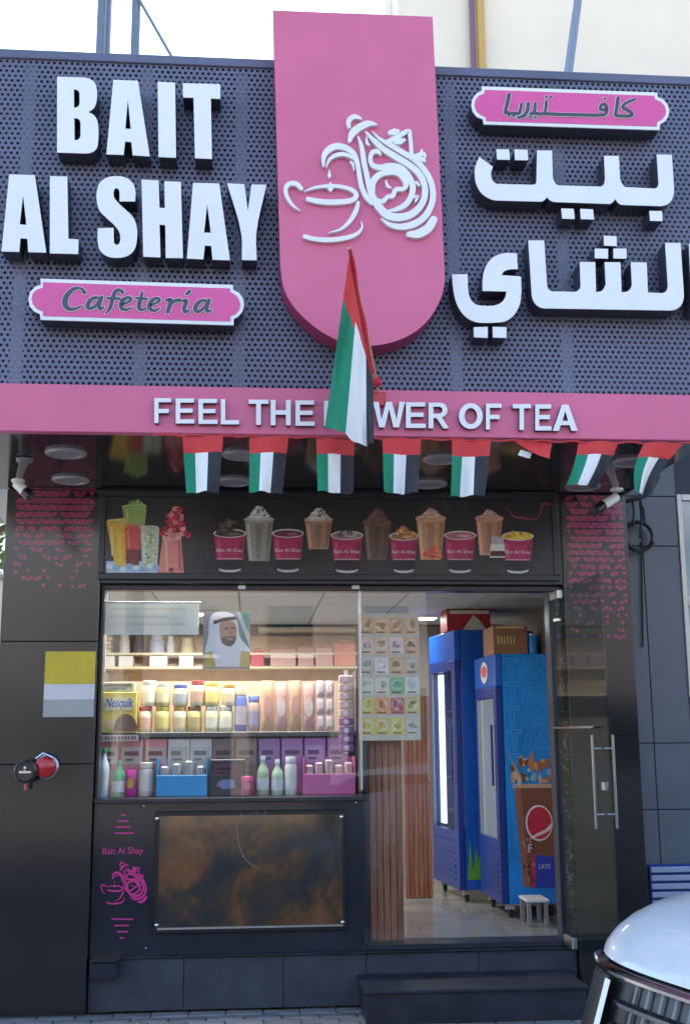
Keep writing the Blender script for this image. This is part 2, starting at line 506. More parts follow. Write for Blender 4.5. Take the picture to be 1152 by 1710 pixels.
LET_F = -1.42
def round_poly(P, k=4, lim=50):
    """Hermite-round the soft vertices of an outline, keep sharp corners and straight runs"""
    n = len(P)
    if n < 8: return list(P)
    def unit(a, b):
        l = math.hypot(b[0]-a[0], b[1]-a[1]) or 1e-9
        return ((b[0]-a[0])/l, (b[1]-a[1])/l, l)
    tan = []
    for i in range(n):
        u = unit(P[i-1], P[i]); v = unit(P[i], P[(i+1) % n])
        d = max(-1, min(1, u[0]*v[0]+u[1]*v[1]))
        if math.degrees(math.acos(d)) > lim: tan.append(None)
        elif u[2] > 2.6*v[2]: tan.append(u[:2])
        elif v[2] > 2.6*u[2]: tan.append(v[:2])
        else:
            w = (u[0]+v[0], u[1]+v[1]); l = math.hypot(*w); tan.append((w[0]/l, w[1]/l))
    out = []
    for i in range(n):
        a, b = P[i], P[(i+1) % n]; e = unit(a, b); L = e[2]
        ta, tb = tan[i] or e[:2], tan[(i+1) % n] or e[:2]
        for j in range(k):
            t = j/k; h1 = 2*t**3-3*t*t+1; h2 = -2*t**3+3*t*t; h3 = t**3-2*t*t+t; h4 = t**3-t*t
            out.append((h1*a[0]+h2*b[0]+L*(h3*ta[0]+h4*tb[0]), h1*a[1]+h2*b[1]+L*(h3*ta[1]+h4*tb[1])))
    return out
def letter(outer, tr, holes=(), parent=sign, y0=LET_F, y1=-D-0.012, face='letter_white', ret='letter_return', name='letter', ins=0.003):
    if parent == sign:
        outer = round_poly(outer); holes = [round_poly(h) for h in holes]
    O = [tr(*p) for p in outer]; Hs = [[tr(*p) for p in h] for h in holes]
    b = MB().prism(O, y0+0.004, y1, Hs).build(name, ret, parent)
    MB().prism(O, y0, y0+0.0035, Hs).build('face', face, b)
    return b
t5 = ztr(0, 110, 2.504, LET_F); t6 = ztr(0, 270, 2.504, LET_F)
letter([(240,45),(345,48),(376,54),(396,68),(405,92),(407,125),(403,155),(392,178),(370,193),(393,205),(407,226),(412,255),(412,310),(405,345),(388,360),(355,366),(240,362)], t5,
       [[(310,98),(322,100),(331,107),(334,120),(334,155),(330,167),(322,173),(311,175)], [(312,218),(325,220),(334,227),(338,242),(338,290),(334,303),(326,309),(313,310)]])
letter([(475,58),(578,62),(627,378),(556,374),(550,318),(524,316),(518,372),(446,370)], t5, [[(536,140),(548,264),(525,262)]])
letter([(660,66),(733,70),(737,384),(664,381)], t5)
letter([(765,72),(921,76),(922,138),(882,136),(887,389),(816,386),(810,133),(766,132)], t5)
letter([(40,53),(147,56),(195,380),(120,378),(116,322),(87,320),(82,377),(8,375)], t6, [[(98,140),(112,264),(84,262)]])
letter([(210,60),(283,62),(287,322),(330,325),(328,386),(210,383)], t6)
S_OUT = [(566,166),(567,120),(556,88),(528,67),(488,60),(450,66),(421,85),(407,118),(406,165),(418,205),(450,238),(480,266),(500,295),(504,325),(500,343),(490,348),(481,343),(477,328),(476,276),(410,278),(410,335),(419,370),(446,394),(490,402),(535,393),(563,367),(574,320),(572,270),(556,230),(522,197),(492,168),(478,148),(476,127),(482,113),(490,110),(498,117),(501,132),(501,166)]
letter(S_OUT, t6)
letter([(593,75),(664,78),(668,192),(690,194),(688,82),(757,84),(766,403),(694,402),(692,265),(668,263),(672,400),(600,397)], t6)
letter([(808,88),(917,91),(962,412),(889,410),(884,352),(857,350),(851,408),(782,405)], t6, [[(867,178),(882,297),(854,296)]])
letter([(950,90),(1022,94),(1037,205),(1052,95),(1115,96),(1072,300),(1074,412),(1012,411),(1010,305)], t6)
# arabic, upper word
t2 = ztr(780, 130, 3.097, LET_F); t3 = ztr(740, 370, 2.796, LET_F)
letter([(62,408),(132,460),(124,483),(123,508),(132,533),(155,548),(335,553),(352,549),(357,535),(360,375),(437,376),(441,500),(448,535),(470,556),(680,562),(698,558),(707,545),(711,515),(706,403),(782,404),(788,510),(798,545),(820,565),(965,572),(982,566),(988,545),(978,396),(1056,398),(1067,560),(1064,610),(1045,645),(1010,662),(985,663),(800,657),(778,645),(764,626),(752,642),(735,652),(450,642),(427,633),(411,617),(398,632),(380,640),(150,634),(105,620),(68,590),(45,545),(38,500),(42,455)], t2)
for q4 in ([(150,369),(216,370),(220,424),(153,422)], [(243,370),(311,372),(314,426),(246,425)], [(485,675),(549,677),(555,730),(490,728)],
           [(583,677),(649,680),(655,732),(586,730)], [(940,688),(1006,689),(1008,741),(944,739)]):
    letter(q4, t2, name='letter_dot')
letter([(40,247),(113,245),(117,330),(128,365),(155,388),(190,393),(240,391),(270,378),(288,355),(295,326),(183,324),(183,275),(192,225),(215,182),(250,157),(290,147),(343,148),(347,222),(300,225),(280,235),(272,250),(362,256),(363,340),(355,390),(330,435),(290,465),(235,472),(190,473),(150,469),(105,445),(70,400),(50,340)], t3)
letter([(396,88),(470,88),(483,295),(490,315),(510,326),(610,328),(630,320),(640,300),(636,188),(708,189),(712,330),(740,322),(752,305),(757,290),(752,189),(826,190),(831,331),(860,325),(874,310),(879,290),(874,190),(948,191),(954,331),(1020,334),(1040,325),(1047,300),(1034,99),(1106,100),(1121,330),(1118,370),(1100,400),(1060,415),(470,405),(430,385),(412,340)], t3)
letter([(1145,105),(1218,107),(1234,420),(1160,417)], t3)
for q4 in ([(141,493),(207,491),(207,543),(143,540)], [(230,491),(294,493),(294,543),(231,541)], [(748,66),(807,68),(809,115),(749,112)],
           [(706,126),(768,127),(768,173),(706,171)], [(793,126),(854,126),(854,173),(793,172)]):
    letter(q4, t3, name='letter_dot')

# plaques
def plaque(outer, inner, strokes, dots, tr, label):
    c = tr(*outer[0])
    t = thing('name_plaque', (c[0], -1.40, c[1]), label, 'sign plaque')
    O = [tr(*p) for p in outer]; I = [tr(*p) for p in inner]
    MB().prism(O, -1.412, -D-0.02).build('box', 'letter_return', t)
    MB().prism(O, -1.42, -1.4125).build('border', 'letter_white', t)
    MB().prism(I, -1.423, -1.4205).build('panel', 'plaque_pink', t)
    e = 0
    for st in strokes:
        w = MB(); d = MB()
        for s in (st if isinstance(st[0], list) else [st]):
            s = [(x_, y_, w_*1.22+0.8) for x_, y_, w_ in s]
            ribbon_strip(w, s, tr, -1.4262-e*1e-4, -1.4235, grow=3.2)
            ribbon_strip(d, s, tr, -1.4302-e*1e-4, -1.4275, grow=0)
            e += 1
        l = d.build('letter', 'plaque_dark', t)
        w.build('outline', 'letter_white', l)
    for (x, y) in dots:
        circ = lambda r: [tr(x+r*math.cos(k*math.pi/5), y+r*math.sin(k*math.pi/5)) for k in range(10)]
        l = MB().prism(circ(7), -1.431, -1.428).build('letter_dot', 'plaque_dark', t)
        MB().prism(circ(10), -1.4275, -1.4238).build('outline', 'letter_white', l)
    return t
def lobe(pts): return pts
plaque([(74,44),(980,76),(984,98),(1012,112),(1034,138),(1043,168),(1039,196),(1024,222),(996,240),(992,270),(84,240),(80,214),(50,202),(28,175),(20,142),(26,108),(46,82),(74,66)],
       [(90,63),(964,94),(968,112),(998,124),(1018,146),(1026,170),(1022,194),(1008,213),(980,228),(976,252),(98,224),(94,202),(64,190),(44,168),(37,142),(42,114),(58,94),(88,82)],
       [[[(213,92,16),(204,140,15),(195,178,14),(205,186,13),(250,188,13),(268,183,12),(277,140,13)]],
        [[(312,138,14),(308,172,14),(290,200,13),(258,210,8)]],
        [[(348,138,13),(343,180,13),(325,190,12)], [(350,188,12),(385,190,12),(400,176,12),(406,128,13)]],
        [[(398,190,12),(480,193,12),(600,196,12),(680,197,12),(712,190,12),(718,160,13),(705,140,12),(686,148,12),(684,164,12),(700,170,10),(716,168,8)]],
        [[(776,108,14),(770,150,14),(762,195,13)]],
        [[(768,200,12),(800,202,12),(846,200,12),(838,180,13),(800,155,13),(822,132,12),(866,114,8)]]],
       [(213,201),(238,203),(322,207),(348,209),(404,103),(428,104),(706,113)], t2,
       'pink plaque with dark Arabic writing above the white Arabic letters')
t4 = ztr(30, 450, 2.88, LET_F)
def sh(pts, dx, dy): return [(x+dx, y+dy, w) for x, y, w in pts]
A1 = [(398,146,8),(376,137,10),(350,152,15),(337,178,16),(350,191,12),(374,178,9),(392,152,8)]
A2 = [(404,138,15),(392,175,15),(398,191,12),(416,184,5)]
E1 = [(500,172,6),(528,162,8),(546,147,11),(533,136,9),(510,148,14),(497,172,16),(504,192,14),(525,196,9),(548,184,4)]
plaque([(110,44),(1034,74),(1036,98),(1064,112),(1082,138),(1088,170),(1080,202),(1060,226),(1038,238),(1038,268),(110,242),(108,214),(80,202),(58,176),(52,142),(60,108),(84,84),(112,72)],
       [(124,62),(1020,92),(1022,110),(1048,124),(1064,146),(1070,170),(1064,196),(1048,214),(1022,226),(1022,250),(124,224),(122,202),(94,190),(74,168),(68,142),(74,116),(92,98),(122,88)],
       [[[(322,112,16),(306,94,8),(272,96,12),(240,126,19),(229,163,22),(244,190,17),(278,192,9),(310,176,4)]],
        [A1, A2],
        [[(506,112,14),(488,100,10),(468,114,15),(456,150,16),(444,190,13),(424,214,4)], [(432,141,9),(492,143,9)]],
        [E1],
        [[(600,114,10),(588,160,16),(584,186,16),(598,197,10),(620,188,4)], [(570,141,8),(622,144,8)]],
        [sh(E1, 137, 4)],
        [[(712,150,7),(737,150,15),(730,180,16),(722,207,15)], [(733,180,8),(752,156,12),(780,150,14)]],
        [[(792,154,7),(812,155,15),(800,190,15),(806,207,12),(828,198,4)], [(812,122,10),(826,108,13)]],
        [sh(A1, 516, 14), sh(A2, 516, 14)]],
       [], t4, 'pink plaque reading Cafeteria in dark script under the white English letters')

# pylon with logo
PYF = -1.47
pyl = thing('logo_pylon', (1.38, PYF, 3.1), 'tall pink rounded panel with white tea cup and pot logo', 'logo panel')
tp = ztr(0, 0, 1.0, PYF)
pts = [(455,17),(722,28)]
arc = [(741,440),(742,470),(735,500),(718,530),(694,553),(665,568),(632,576),(600,577),(568,570),(534,552),(505,528),(485,504),(473,478),(469,450)]
pts = [(456,17),(722,28)] + crom([(741,430)]+arc[1:-1]+[(468,442)], 3)
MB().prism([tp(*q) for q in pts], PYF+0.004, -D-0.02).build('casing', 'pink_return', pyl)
MB().prism([tp(*q) for q in pts], PYF, PYF+0.0035).build('face', 'pink', pyl)
LOGO_CUP = [
 [(228,522,22),(200,496,28),(160,492,28),(134,520,26),(142,570,22),(175,620,16),(220,655,4)],
 [(248,538,6),(310,516,16),(400,506,20),(480,513,22),(540,535,24),(558,565,27),(535,590,29),(480,601,31),(390,604,32),(320,597,30),(268,585,26)],
 [(402,482,4),(401,500,22),(402,516,40),(402,534,14)],
 [(396,408,3),(396,432,16),(396,444,22),(396,452,12)],
 [(568,608,22),(555,655,28),(520,715,24),(465,765,15),(392,788,3)],
 [(248,810,24),(310,826,26),(400,831,28),(490,820,26),(560,795,22),(592,755,12),(586,720,3)]]
LOGO_POT = [
 [(514,150,18),(512,115,24),(540,90,24),(572,94,16),(590,106,3)],
 [(518,232,20),(535,188,36),(575,155,36),(630,131,30),(682,138,4)],
 [(362,385,10),(364,325,26),(395,285,32),(440,268,32),(495,278,30),(540,312,26),(562,362,24),(576,440,23),(590,510,23),(616,568,26),(655,605,30)],
 [(376,394,4),(394,350,14),(430,324,20),(480,316,20),(530,334,14),(552,356,4)],
 [(524,362,10),(538,378,10),(545,414,3)],
 [(568,210,6),(590,270,20),(603,360,26),(622,450,26),(638,520,30),(660,580,34),(700,640,38),(745,682,40),(810,696,40),(880,680,36),(932,640,34),(965,580,32),(968,510,31),(940,440,31),(880,385,31),(800,335,30),(720,285,28),(660,230,22),(612,180,5)],
 [(708,705,5),(760,740,22),(830,752,32),(910,732,34),(968,690,33),(1008,620,31),(1018,550,30),(1000,470,28),(960,402,27),(908,350,27),(840,308,26),(765,262,25),(700,225,14),(656,180,3)],
 [(704,318,8),(684,300,22),(654,306,23),(641,345,22),(655,382,24),(700,396,28),(760,388,32),(820,400,33),(868,445,32),(896,510,31),(882,580,29),(840,628,27),(780,652,18),(730,658,3)],
 [(650,566,32),(655,490,33),(690,444,31),(750,424,30),(810,432,28),(846,468,27),(856,505,26),(832,532,14)],
 [(682,586,8),(715,600,22),(745,572,20),(775,566,24),(793,530,22),(828,526,22)],
 [(735,475,6),(744,506,13),(766,518,5)],
 [(618,215,6),(622,250,14),(638,262,6)],
 [(745,245,28),(800,215,24),(868,178,22),(880,212,19),(886,270,18),(888,320,22)],
 [(880,332,16),(930,340,32),(976,362,3)], [(926,345,24),(952,292,8)], [(905,325,10),(960,318,22),(968,350,5)],
 [(760,188,22),(785,184,34),(806,180,20)], [(792,246,22),(816,240,32),(846,232,14)],
 [(872,798,26),(925,796,44),(985,764,46),(1020,712,40)],
 [(918,488,14),(934,504,10)], [(908,575,12),(926,572,12),(912,600,10)]]
def logo(strokes, tr, y0, y1, mat, parent, name, k=6):
    mb = MB()
    for i, s in enumerate(strokes):
        ribbon_strip(mb, s, tr, y0-i*0.00025, y1, k=k)
    return mb.build(name, mat, parent)
t1 = ztr(440, 170, 3.6, PYF-0.02)
LOGO_POT = [[(x_, y_, w_*1.12+1.5) for x_, y_, w_ in st_] for st_ in LOGO_POT]
logo(LOGO_CUP, t1, PYF-0.022, PYF-0.0005, 'letter_white', pyl, 'cup_emblem')
logo(LOGO_POT, t1, PYF-0.022, PYF-0.0005, 'letter_white', pyl, 'pot_emblem')

# pink band with slogan
BF = -1.345
band = thing('slogan_band', (1.3, BF, SOF), 'long pink band with small white raised slogan letters under the sign', 'sign band')
MB().box(SX0, SX1, BF, -D+0.01, SOF, BAND_TOP, 0.004).build('band_box', 'pink', band)
def glyph(ch, t=0.24):
    u = t; v = t*0.62
    if ch == 'F': return [(0,0),(u,0),(u,.40),(.82,.40),(.82,.40+v*1.1),(u,.40+v*1.1),(u,1-v*1.1),(.95,1-v*1.1),(.95,1),(0,1)], []
    if ch == 'E': return [(0,0),(1,0),(1,v*1.1),(u,v*1.1),(u,.43),(.9,.43),(.9,.43+v*1.1),(u,.43+v*1.1),(u,1-v*1.1),(.97,1-v*1.1),(.97,1),(0,1)], []
    if ch == 'L': return [(0,0),(1,0),(1,v*1.1),(u,v*1.1),(u,1),(0,1)], []
    if ch == 'T': return [(.5-u/2,0),(.5+u/2,0),(.5+u/2,1-v*1.1),(1,1-v*1.1),(1,1),(0,1),(0,1-v*1.1),(.5-u/2,1-v*1.1)], []
    if ch == 'H': return [(0,0),(u,0),(u,.42),(1-u,.42),(1-u,0),(1,0),(1,1),(1-u,1),(1-u,.42+v*1.2),(u,.42+v*1.2),(u,1),(0,1)], []
    if ch == 'W':
        w = t*.72; return [(0,1),(.19,0),(.19+w,0),(.5,.72),(.81-w,0),(.81,0),(1,1),(1-w,1),(.74,.30),(.59,1),(.41,1),(.26,.30),(w,1)], []
    if ch == 'A':
        return [(0,0),(u,0),(.32,.22),(.68,.22),(1-u,0),(1,0),(.5+u*.55,1),(.5-u*.55,1)], [[(.38,.38),(.62,.38),(.5,.76)]]
    if ch == 'O':
        o = [(.5+.5*math.cos(a), .5+.5*math.sin(a)) for a in [2*math.pi*k/28 for k in range(28)]]
        i = [(.5+(.5-u*.98)*math.cos(a), .5+(.5-v*1.25)*math.sin(a)) for a in [2*math.pi*k/28 for k in range(28)]]
        return o, [i]
    if ch in 'PR':
        bowl = [(.5,1)] + [(.58+.36*math.cos(a), .71+.29*math.sin(a)) for a in [math.pi/2-math.pi*k/10 for k in range(1, 10)]] + [(.58,.42)]
        hole = [(u,.57),(u,1-v*1.05),(.55,1-v*1.05),(.66,.80),(.70,.71),(.66,.61),(.55,.57)]
        if ch == 'P': return [(0,0),(u,0),(u,.42)]+bowl[::-1]+[(0,1)], [hole]
        return [(0,0),(u,0),(u,.40),(.40,.40),(.74,0),(1.02,0),(.66,.43)]+bowl[::-1]+[(0,1)], [hole]
    return None
tb8 = [('F',52,137),('E',155,245),('E',264,355),('L',372,459),('T',505,600),('H',611,707),('E',730,822)]
words = [(c, 240+a/2.88, 240+b/2.88) for c, a, b in tb8]
words += [('P',541,569),('O',573,617)]
words += [(c, 540+a/1.882, 540+b/1.882) for c, a, b in (('W',156,256),('E',259,321),('R',330,393),('O',425,500),('F',510,562),('T',594,651),('E',665,716),('A',720,798))]
for c, xa, xb in words:
    xm = (xa+xb)/2
    top = 664.5+(xm-258)*0.0165; bot = 706+(xm-258)*0.0195
    f0 = lambda gx, gy: (lambda p: (p.x, p.z))(U(xa+(xb-xa)*gx, bot-(bot-top)*gy, BF-0.03))
    o, h = glyph(c)
    letter(o, f0, h, band, BF-0.03, BF-0.0005, 'letter_white', 'plaque_dark')

# soffit and canopy box
can = thing('canopy', (1.3, -0.6, SOF), 'glossy black canopy soffit under the sign with round ceiling lights', 'canopy')
MB().box(SX0+0.05, 3.12, -D+0.011, -0.02, SOF+0.003, SOF+0.06).build('soffit_panel', 'soffit', can)
MB().box(SX0+0.05, 3.12, -D+0.205, -D+0.225, SOF+0.065, 3.4).build('rear_board', 'cavity', can)
M('light_ring', (0.42, 0.41, 0.42), 0.3, metal=0.3); M('light_disc', (0.30, 0.29, 0.30), 0.4)
for px, py, place in ((111,756,'front left'), (119,801,'back left'), (405,759,'front, second from left'), (391,804,'back, second from left'),
               (738,766,'front, third from left'), (716,808,'back, third from left'), (1052,771,'front right'), (973,812,'back right')):
    c = UZ(px, py, SOF)
    t = thing('downlight', (c.x, c.y, SOF), 'unlit round downlight in the black soffit, %s of the eight' % place, 'downlight', 'round downlights in the soffit')
    MB().lathe((c.x, c.y, SOF-0.012), [(0.075,0.006),(0.078,0.0),(0.098,0.0),(0.104,0.006),(0.104,0.014)], 28).build('trim_ring', 'light_ring', t, True)
    MB().lathe((c.x, c.y, SOF-0.010), [(0.03,-0.001),(0.073,0.002),(0.073,0.010)], 24).build('diffuser', 'light_disc', t, True)

# =================================================================== SHOPFRONT
YF = -0.06
PXL = U(9, 900, YF).x
XL, XR0, XR1 = 0.0, 2.713, 3.117
def pillar(x0, x1, label, joints, tri_x, tri_z, seed):
    t = thing('pillar', ((x0+x1)/2, 0.0, 0.0), label, 'pillar')
    MB().box(x0+0.004, x1-0.004, YF+0.012, 0.33, 0.0, SOF-0.001).build('core', 'cavity', t)
    zs = [0.012]+joints+[SOF-0.002]
    for a, b in zip(zs[:-1], zs[1:]):
        MB().box(x0, x1, YF, YF+0.012, a+0.002, b-0.002, 0.002).build('panel', 'pillar', t)
        MB().box(x0, x0+0.004, YF+0.0125, 0.3, a+0.002, b-0.002).build('side_panel', 'pillar', t)
    rr = random.Random(seed); mb = MB()
    w = (tri_x[1]-tri_x[0]); n = max(4, round(w/0.044)); p = w/n; h = p*0.9
    rows = int((tri_z[1]-tri_z[0])/h)
    for j in range(rows):
        f = j/(rows-1)           # 0 at the top
        for i in range(n*2):
            if rr.random() < f*0.95-0.32: continue
            s = (1.0-0.35*f)*rr.uniform(0.85, 1.0)
            cx = tri_x[0]+(i/2+0.5)*p; cz = tri_z[1]-(j+0.5)*h
            if cx+p*s/2 > tri_x[1]: continue
            up = (i+j) % 2 == 0
            if up and rr.random() < 0.12: continue
            sg = 1 if up else -1
            k = p*s*0.46
            q = [(cx-k, cz-sg*k*0.85), (cx+k, cz-sg*k*0.85), (cx, cz+sg*k*0.85)]
            mb.flat(q, YF-0.0008)
    mb.build('triangle_print', 'pillar_print', t)
    return t
zt = lambda py, y=YF: U(576, py, y).z
pillar(PXL, XL, 'glossy dark pillar left of the shop window with a yellow notice', [1.32, 2.0], (PXL+0.045, XL-0.04), (zt(990), zt(812)), 5)
pillar(XR0, XR1, 'glossy dark pillar right of the open glass door', [1.45], (XR0+0.02, XR1-0.012), (zt(1080), zt(822)), 9)

# plinth of separate slabs
plw = thing('plinth', (1.35, 0, 0), 'low grey stone plinth wall under the shop window', 'plinth')
MB().box(XL+0.002, XR0-0.002, 0.03, 0.35, 0.0, FLOOR-0.012).build('core', 'cavity', plw)
sx = [XL+0.003, U(307, 1640, 0).x, U(473, 1640, 0).x, U(612, 1640, 0).x, U(800, 1640, 0).x, XR0-0.003]
for a, b in zip(sx[:-1], sx[1:]):
    MB().box(a+0.0015, b-0.0015, 0.0, 0.03, 0.005, FLOOR-0.014, 0.002).build('stone_slab', 'plinth', plw)
MB().box(XL+0.002, XR0-0.002, -0.02, 0.36, FLOOR-0.0125, FLOOR, 0.004).build('ledge', 'step', plw)
# entrance step
y = -0.42
a, b = U(612, 1660, y), U(978, 1660, y)
st = thing('entrance_step', ((a.x+b.x)/2, -0.2, 0), 'black stone step at the foot of the shop door', 'step')
ztop = U(700, 1652, y).z
MB().box(a.x, b.x, y, -0.003, 0.001, ztop-0.02).build('riser', 'step', st)
MB().box(a.x-0.012, b.x+0.012, y-0.015, -0.003, ztop-0.0195, ztop, 0.004).build('tread', 'step', st)
# small black box by the left pillar foot
a, b = U(150, 1604, -0.12), U(196, 1636, -0.12)
t = thing('cable_box', ((a.x+b.x)/2, -0.06, b.z), 'small black box on the plinth beside the left pillar', 'box')
MB().box(a.x+0.004, b.x, -0.12, -0.003, b.z, a.z-0.012, 0.006).build('body', 'black_panel', t)
MB().box(a.x, b.x+0.005, -0.125, -0.003, a.z-0.0115, a.z, 0.003).build('lid', 'frame', t)

# poster box above the glass
PBY = -0.07
pb = thing('poster_box', (1.3, PBY, 2.36), 'long black framed poster of drink cups above the shop window', 'poster')
a = U(176, 834, PBY); b = U(922, 958, PBY)
px0, px1, pz0, pz1 = U(176, 900, PBY).x, U(922, 900, PBY).x, U(550, 959, PBY).z, U(550, 833, PBY).z
M('poster_black', (0.022, 0.022, 0.026), 0.25, var=0.2)
MB().box(XL+0.003, XR0-0.003, PBY+0.012, 0.10, 2.335, SOF-0.002).build('box', 'frame', pb)
MB().box(px0, px1, PBY, PBY+0.011, pz0, pz1).build('print', 'poster_black', pb)
fw = 0.035
for q in ((px0-fw, px1+fw, pz1+0.001, pz1+fw), (px0-fw, px1+fw, pz0-fw, pz0-0.001), (px0-fw, px0-0.001, pz0, pz1), (px1+0.001, px1+fw, pz0, pz1)):
    MB().box(q[0], q[1], PBY-0.014, PBY+0.011, q[2], q[3], 0.003).build('frame_bar', 'frame', pb)
PR = {}
def prt(c, rough=0.35, gain=1.35, var=0.12):
    c = tuple(min(0.85, q*gain) for q in c)
    k = 'print_%03d_%03d_%03d_%d' % (*[int(x*999) for x in c], int(var*100))
    return M(k, c, rough, var=var, vscale=45)
tq6 = ztr(150, 800, 2.81, PBY); tq7 = ztr(540, 800, 2.743, PBY)
_layer = [0]
def pp(poly, col, tr, parent, name, lay):
    MB().flat([tr(*q) for q in poly], PBY-0.0006-lay*0.0005).build(name, prt(col), parent)
def ell(cx, cy, rx, ry, n=18): return [(cx+rx*math.cos(2*math.pi*k/n), cy+ry*math.sin(2*math.pi*k/n)) for k in range(n)]
def blob(cx, cy, rx, ry, seed, n=16, am=0.22):
    r = random.Random(seed)
    return smooth_closed([(cx+rx*(1+r.uniform(-am, am))*math.cos(2*math.pi*k/n), cy+ry*(1+r.uniform(-am, am))*math.sin(2*math.pi*k/n)) for k in range(n)], 2)
def topping(tr, root, cx, cy, rx, h, cols, seed, n=9):
    r = random.Random(seed); n = int(n*2.2)
    for i in range(n):
        f = i/(n-1); x = cx+r.uniform(-1, 1)*rx*(1-f*0.72); yy = cy-h*f+r.uniform(-4, 4)
        c = cols[i % len(cols)]; g = r.uniform(.75, 1.3); c = tuple(min(.8, q*g) for q in c)
        pp(blob(x, yy, rx*r.uniform(.15, .27), rx*r.uniform(.12, .22), seed*31+i, 8, .16), c, tr, root, 'topping', 3+i*0.12)
def swirl(tr, root, cx, cy, rx, h, c, lay):
    n = 5
    for i in range(n):
        f = i/n; yy = cy-h*f
        pp(smooth_closed([(cx-rx*(1-f*.8), yy+3), (cx-rx*(.6-f*.5), yy-h*.16), (cx+rx*(.7-f*.6), yy-h*.20), (cx+rx*(1-f*.8), yy-2), (cx, yy+h*.10)], 3), tuple(q*(.72+.28*(i % 2)) for q in c), tr, root, 'cream', lay+i*.2)
        pp(smooth_closed([(cx-rx*(.7-f*.6), yy-h*.05), (cx, yy-h*.14), (cx+rx*(.5-f*.45), yy-h*.12), (cx-rx*.1, yy-h*.06)], 2), tuple(min(.85, q*1.25) for q in c), tr, root, 'cream', lay+.1+i*.2)
def paper_cup(tr, x0, x1, yr, yb, content, tops, seed, txt=True):
    cx = (x0+x1)/2; w = (x1-x0)/2
    root = MB().flat([tr(*q) for q in [(x0+4,yr),(x1-4,yr),(cx+w*.80,yb-50),(cx-w*.80,yb-50)]], PBY-0.0011).build('printed_cup', prt((0.33,0.018,0.085)), pb)
    pp([(cx-w*.80,yb-58),(cx+w*.80,yb-58),(cx+w*.70,yb-14),(cx-w*.70,yb-14)], (0.012,0.012,0.016), tr, root, 'cup_band', 2)
    pp([(cx-w*.72,yb-64),(cx+w*.72,yb-64),(cx+w*.74,yb-61),(cx-w*.74,yb-61)], (0.45,0.42,0.45), tr, root, 'cup_line', 3)
    pp(ell(cx, yb-13, w*.68, 14), (0.42,0.42,0.44), tr, root, 'cup_base', 2.5)
    pp(ell(cx, yb-20, w*.66, 10), (0.012,0.012,0.016), tr, root, 'cup_shadow', 3)
    pp(ell(cx, yr, w, 21), (0.55,0.53,0.52), tr, root, 'cup_rim', 3)
    pp(ell(cx, yr+1, w*.92, 16), content, tr, root, 'drink', 3.5)
    if tops: topping(tr, root, cx, yr, w*.8, tops[1], tops[0], seed)
    pp([(cx-w*.80,yr+30),(cx-w*.58,yr+34),(cx-w*.50,yb-70),(cx-w*.68,yb-66)], (0.48,0.05,0.16), tr, root, 'cup_highlight', 3.2)
    pp([(cx+w*.62,yr+34),(cx+w*.86,yr+30),(cx+w*.74,yb-66),(cx+w*.54,yb-70)], (0.20,0.008,0.045), tr, root, 'cup_shade', 3.2)
    pp(blob(cx+w*.25, yr+3, w*.35, 7, seed), tuple(min(.8, q*1.8+.05) for q in content), tr, root, 'foam', 3.8)
    mb = MB(); c = tr(cx, (yr+yb)/2-10); s = abs(tr(x1, 0)[0]-tr(x0, 0)[0])
    text_on(mb, 'Bait Al Shay', c[0], c[1], PBY-0.0034, 0.028, width=s*0.78)
    mb.build('cup_name', prt((0.62,0.5,0.52)), root)
    return root
def tall_cup(tr, x0, x1, y0, y1, col, cream, tops, seed):
    cx = (x0+x1)/2; w = (x1-x0)/2
    root = MB().flat([tr(*q) for q in [(x0+5,y0),(x1-5,y0),(cx+w*.66,y1),(cx-w*.66,y1)]], PBY-0.0007).build('printed_cup', prt(col), pb)
    r = random.Random(seed)
    pp([(cx-w*.2,y0+20),(cx+w*.25,y0+20),(cx+w*.1,y1-12),(cx-w*.2,y1-12)], tuple(c*0.72 for c in col), tr, root, 'drink_streak', 0.6)
    pp(ell(cx, y0, w, 17), tuple(min(1, c*1.25) for c in col), tr, root, 'cup_rim', 1)
    pp([(cx-w*.82,y0+16),(cx-w*.6,y0+18),(cx-w*.45,y1-10),(cx-w*.6,y1-8)], tuple(min(.85, c*1.5+.04) for c in col), tr, root, 'drink_highlight', 0.8)
    pp([(cx+w*.6,y0+16),(cx+w*.84,y0+14),(cx+w*.62,y1-6),(cx+w*.45,y1-8)], tuple(c*.6 for c in col), tr, root, 'drink_shade', 0.8)
    swirl(tr, root, cx, y0, w*.86, tops*.9, cream[1], 1.4)
    topping(tr, root, cx, y0-tops*.15, w*.6, tops*.7, cream, seed, 5)
    return root
CRM = [(0.42,0.36,0.32),(0.60,0.55,0.52),(0.20,0.12,0.09)]
tall_cup(tq6, 722, 866, 190, 385, (0.24,0.23,0.20), [(0.42,0.41,0.41),(0.58,0.57,0.57),(0.10,0.09,0.09)], 68, 1)
tall_cup(tq6, 1003, 1142, 192, 330, (0.30,0.17,0.11), CRM, 62, 2)
tall_cup(tq7, 178, 312, 198, 372, (0.12,0.07,0.05), [(0.08,0.04,0.035),(0.16,0.08,0.07)], 70, 3)
d4 = tall_cup(tq7, 420, 562, 180, 370, (0.46,0.24,0.13), [(0.50,0.22,0.16),(0.55,0.38,0.30)], 48, 4)
tall_cup(tq7, 692, 824, 180, 350, (0.42,0.20,0.13), [(0.40,0.20,0.16),(0.52,0.30,0.25)], 40, 5)
topping(tq7, d4, 500, 358, 56, 42, [(0.55,0.05,0.03),(0.62,0.14,0.06)], 77, 8)
DK = [(0.035,0.02,0.018),(0.09,0.055,0.05),(0.14,0.10,0.09)]
paper_cup(tq6, 580, 735, 255, 437, (0.05,0.03,0.03), (DK, 62), 11)
paper_cup(tq6, 855, 1005, 255, 437, (0.10,0.02,0.04), None, 12)
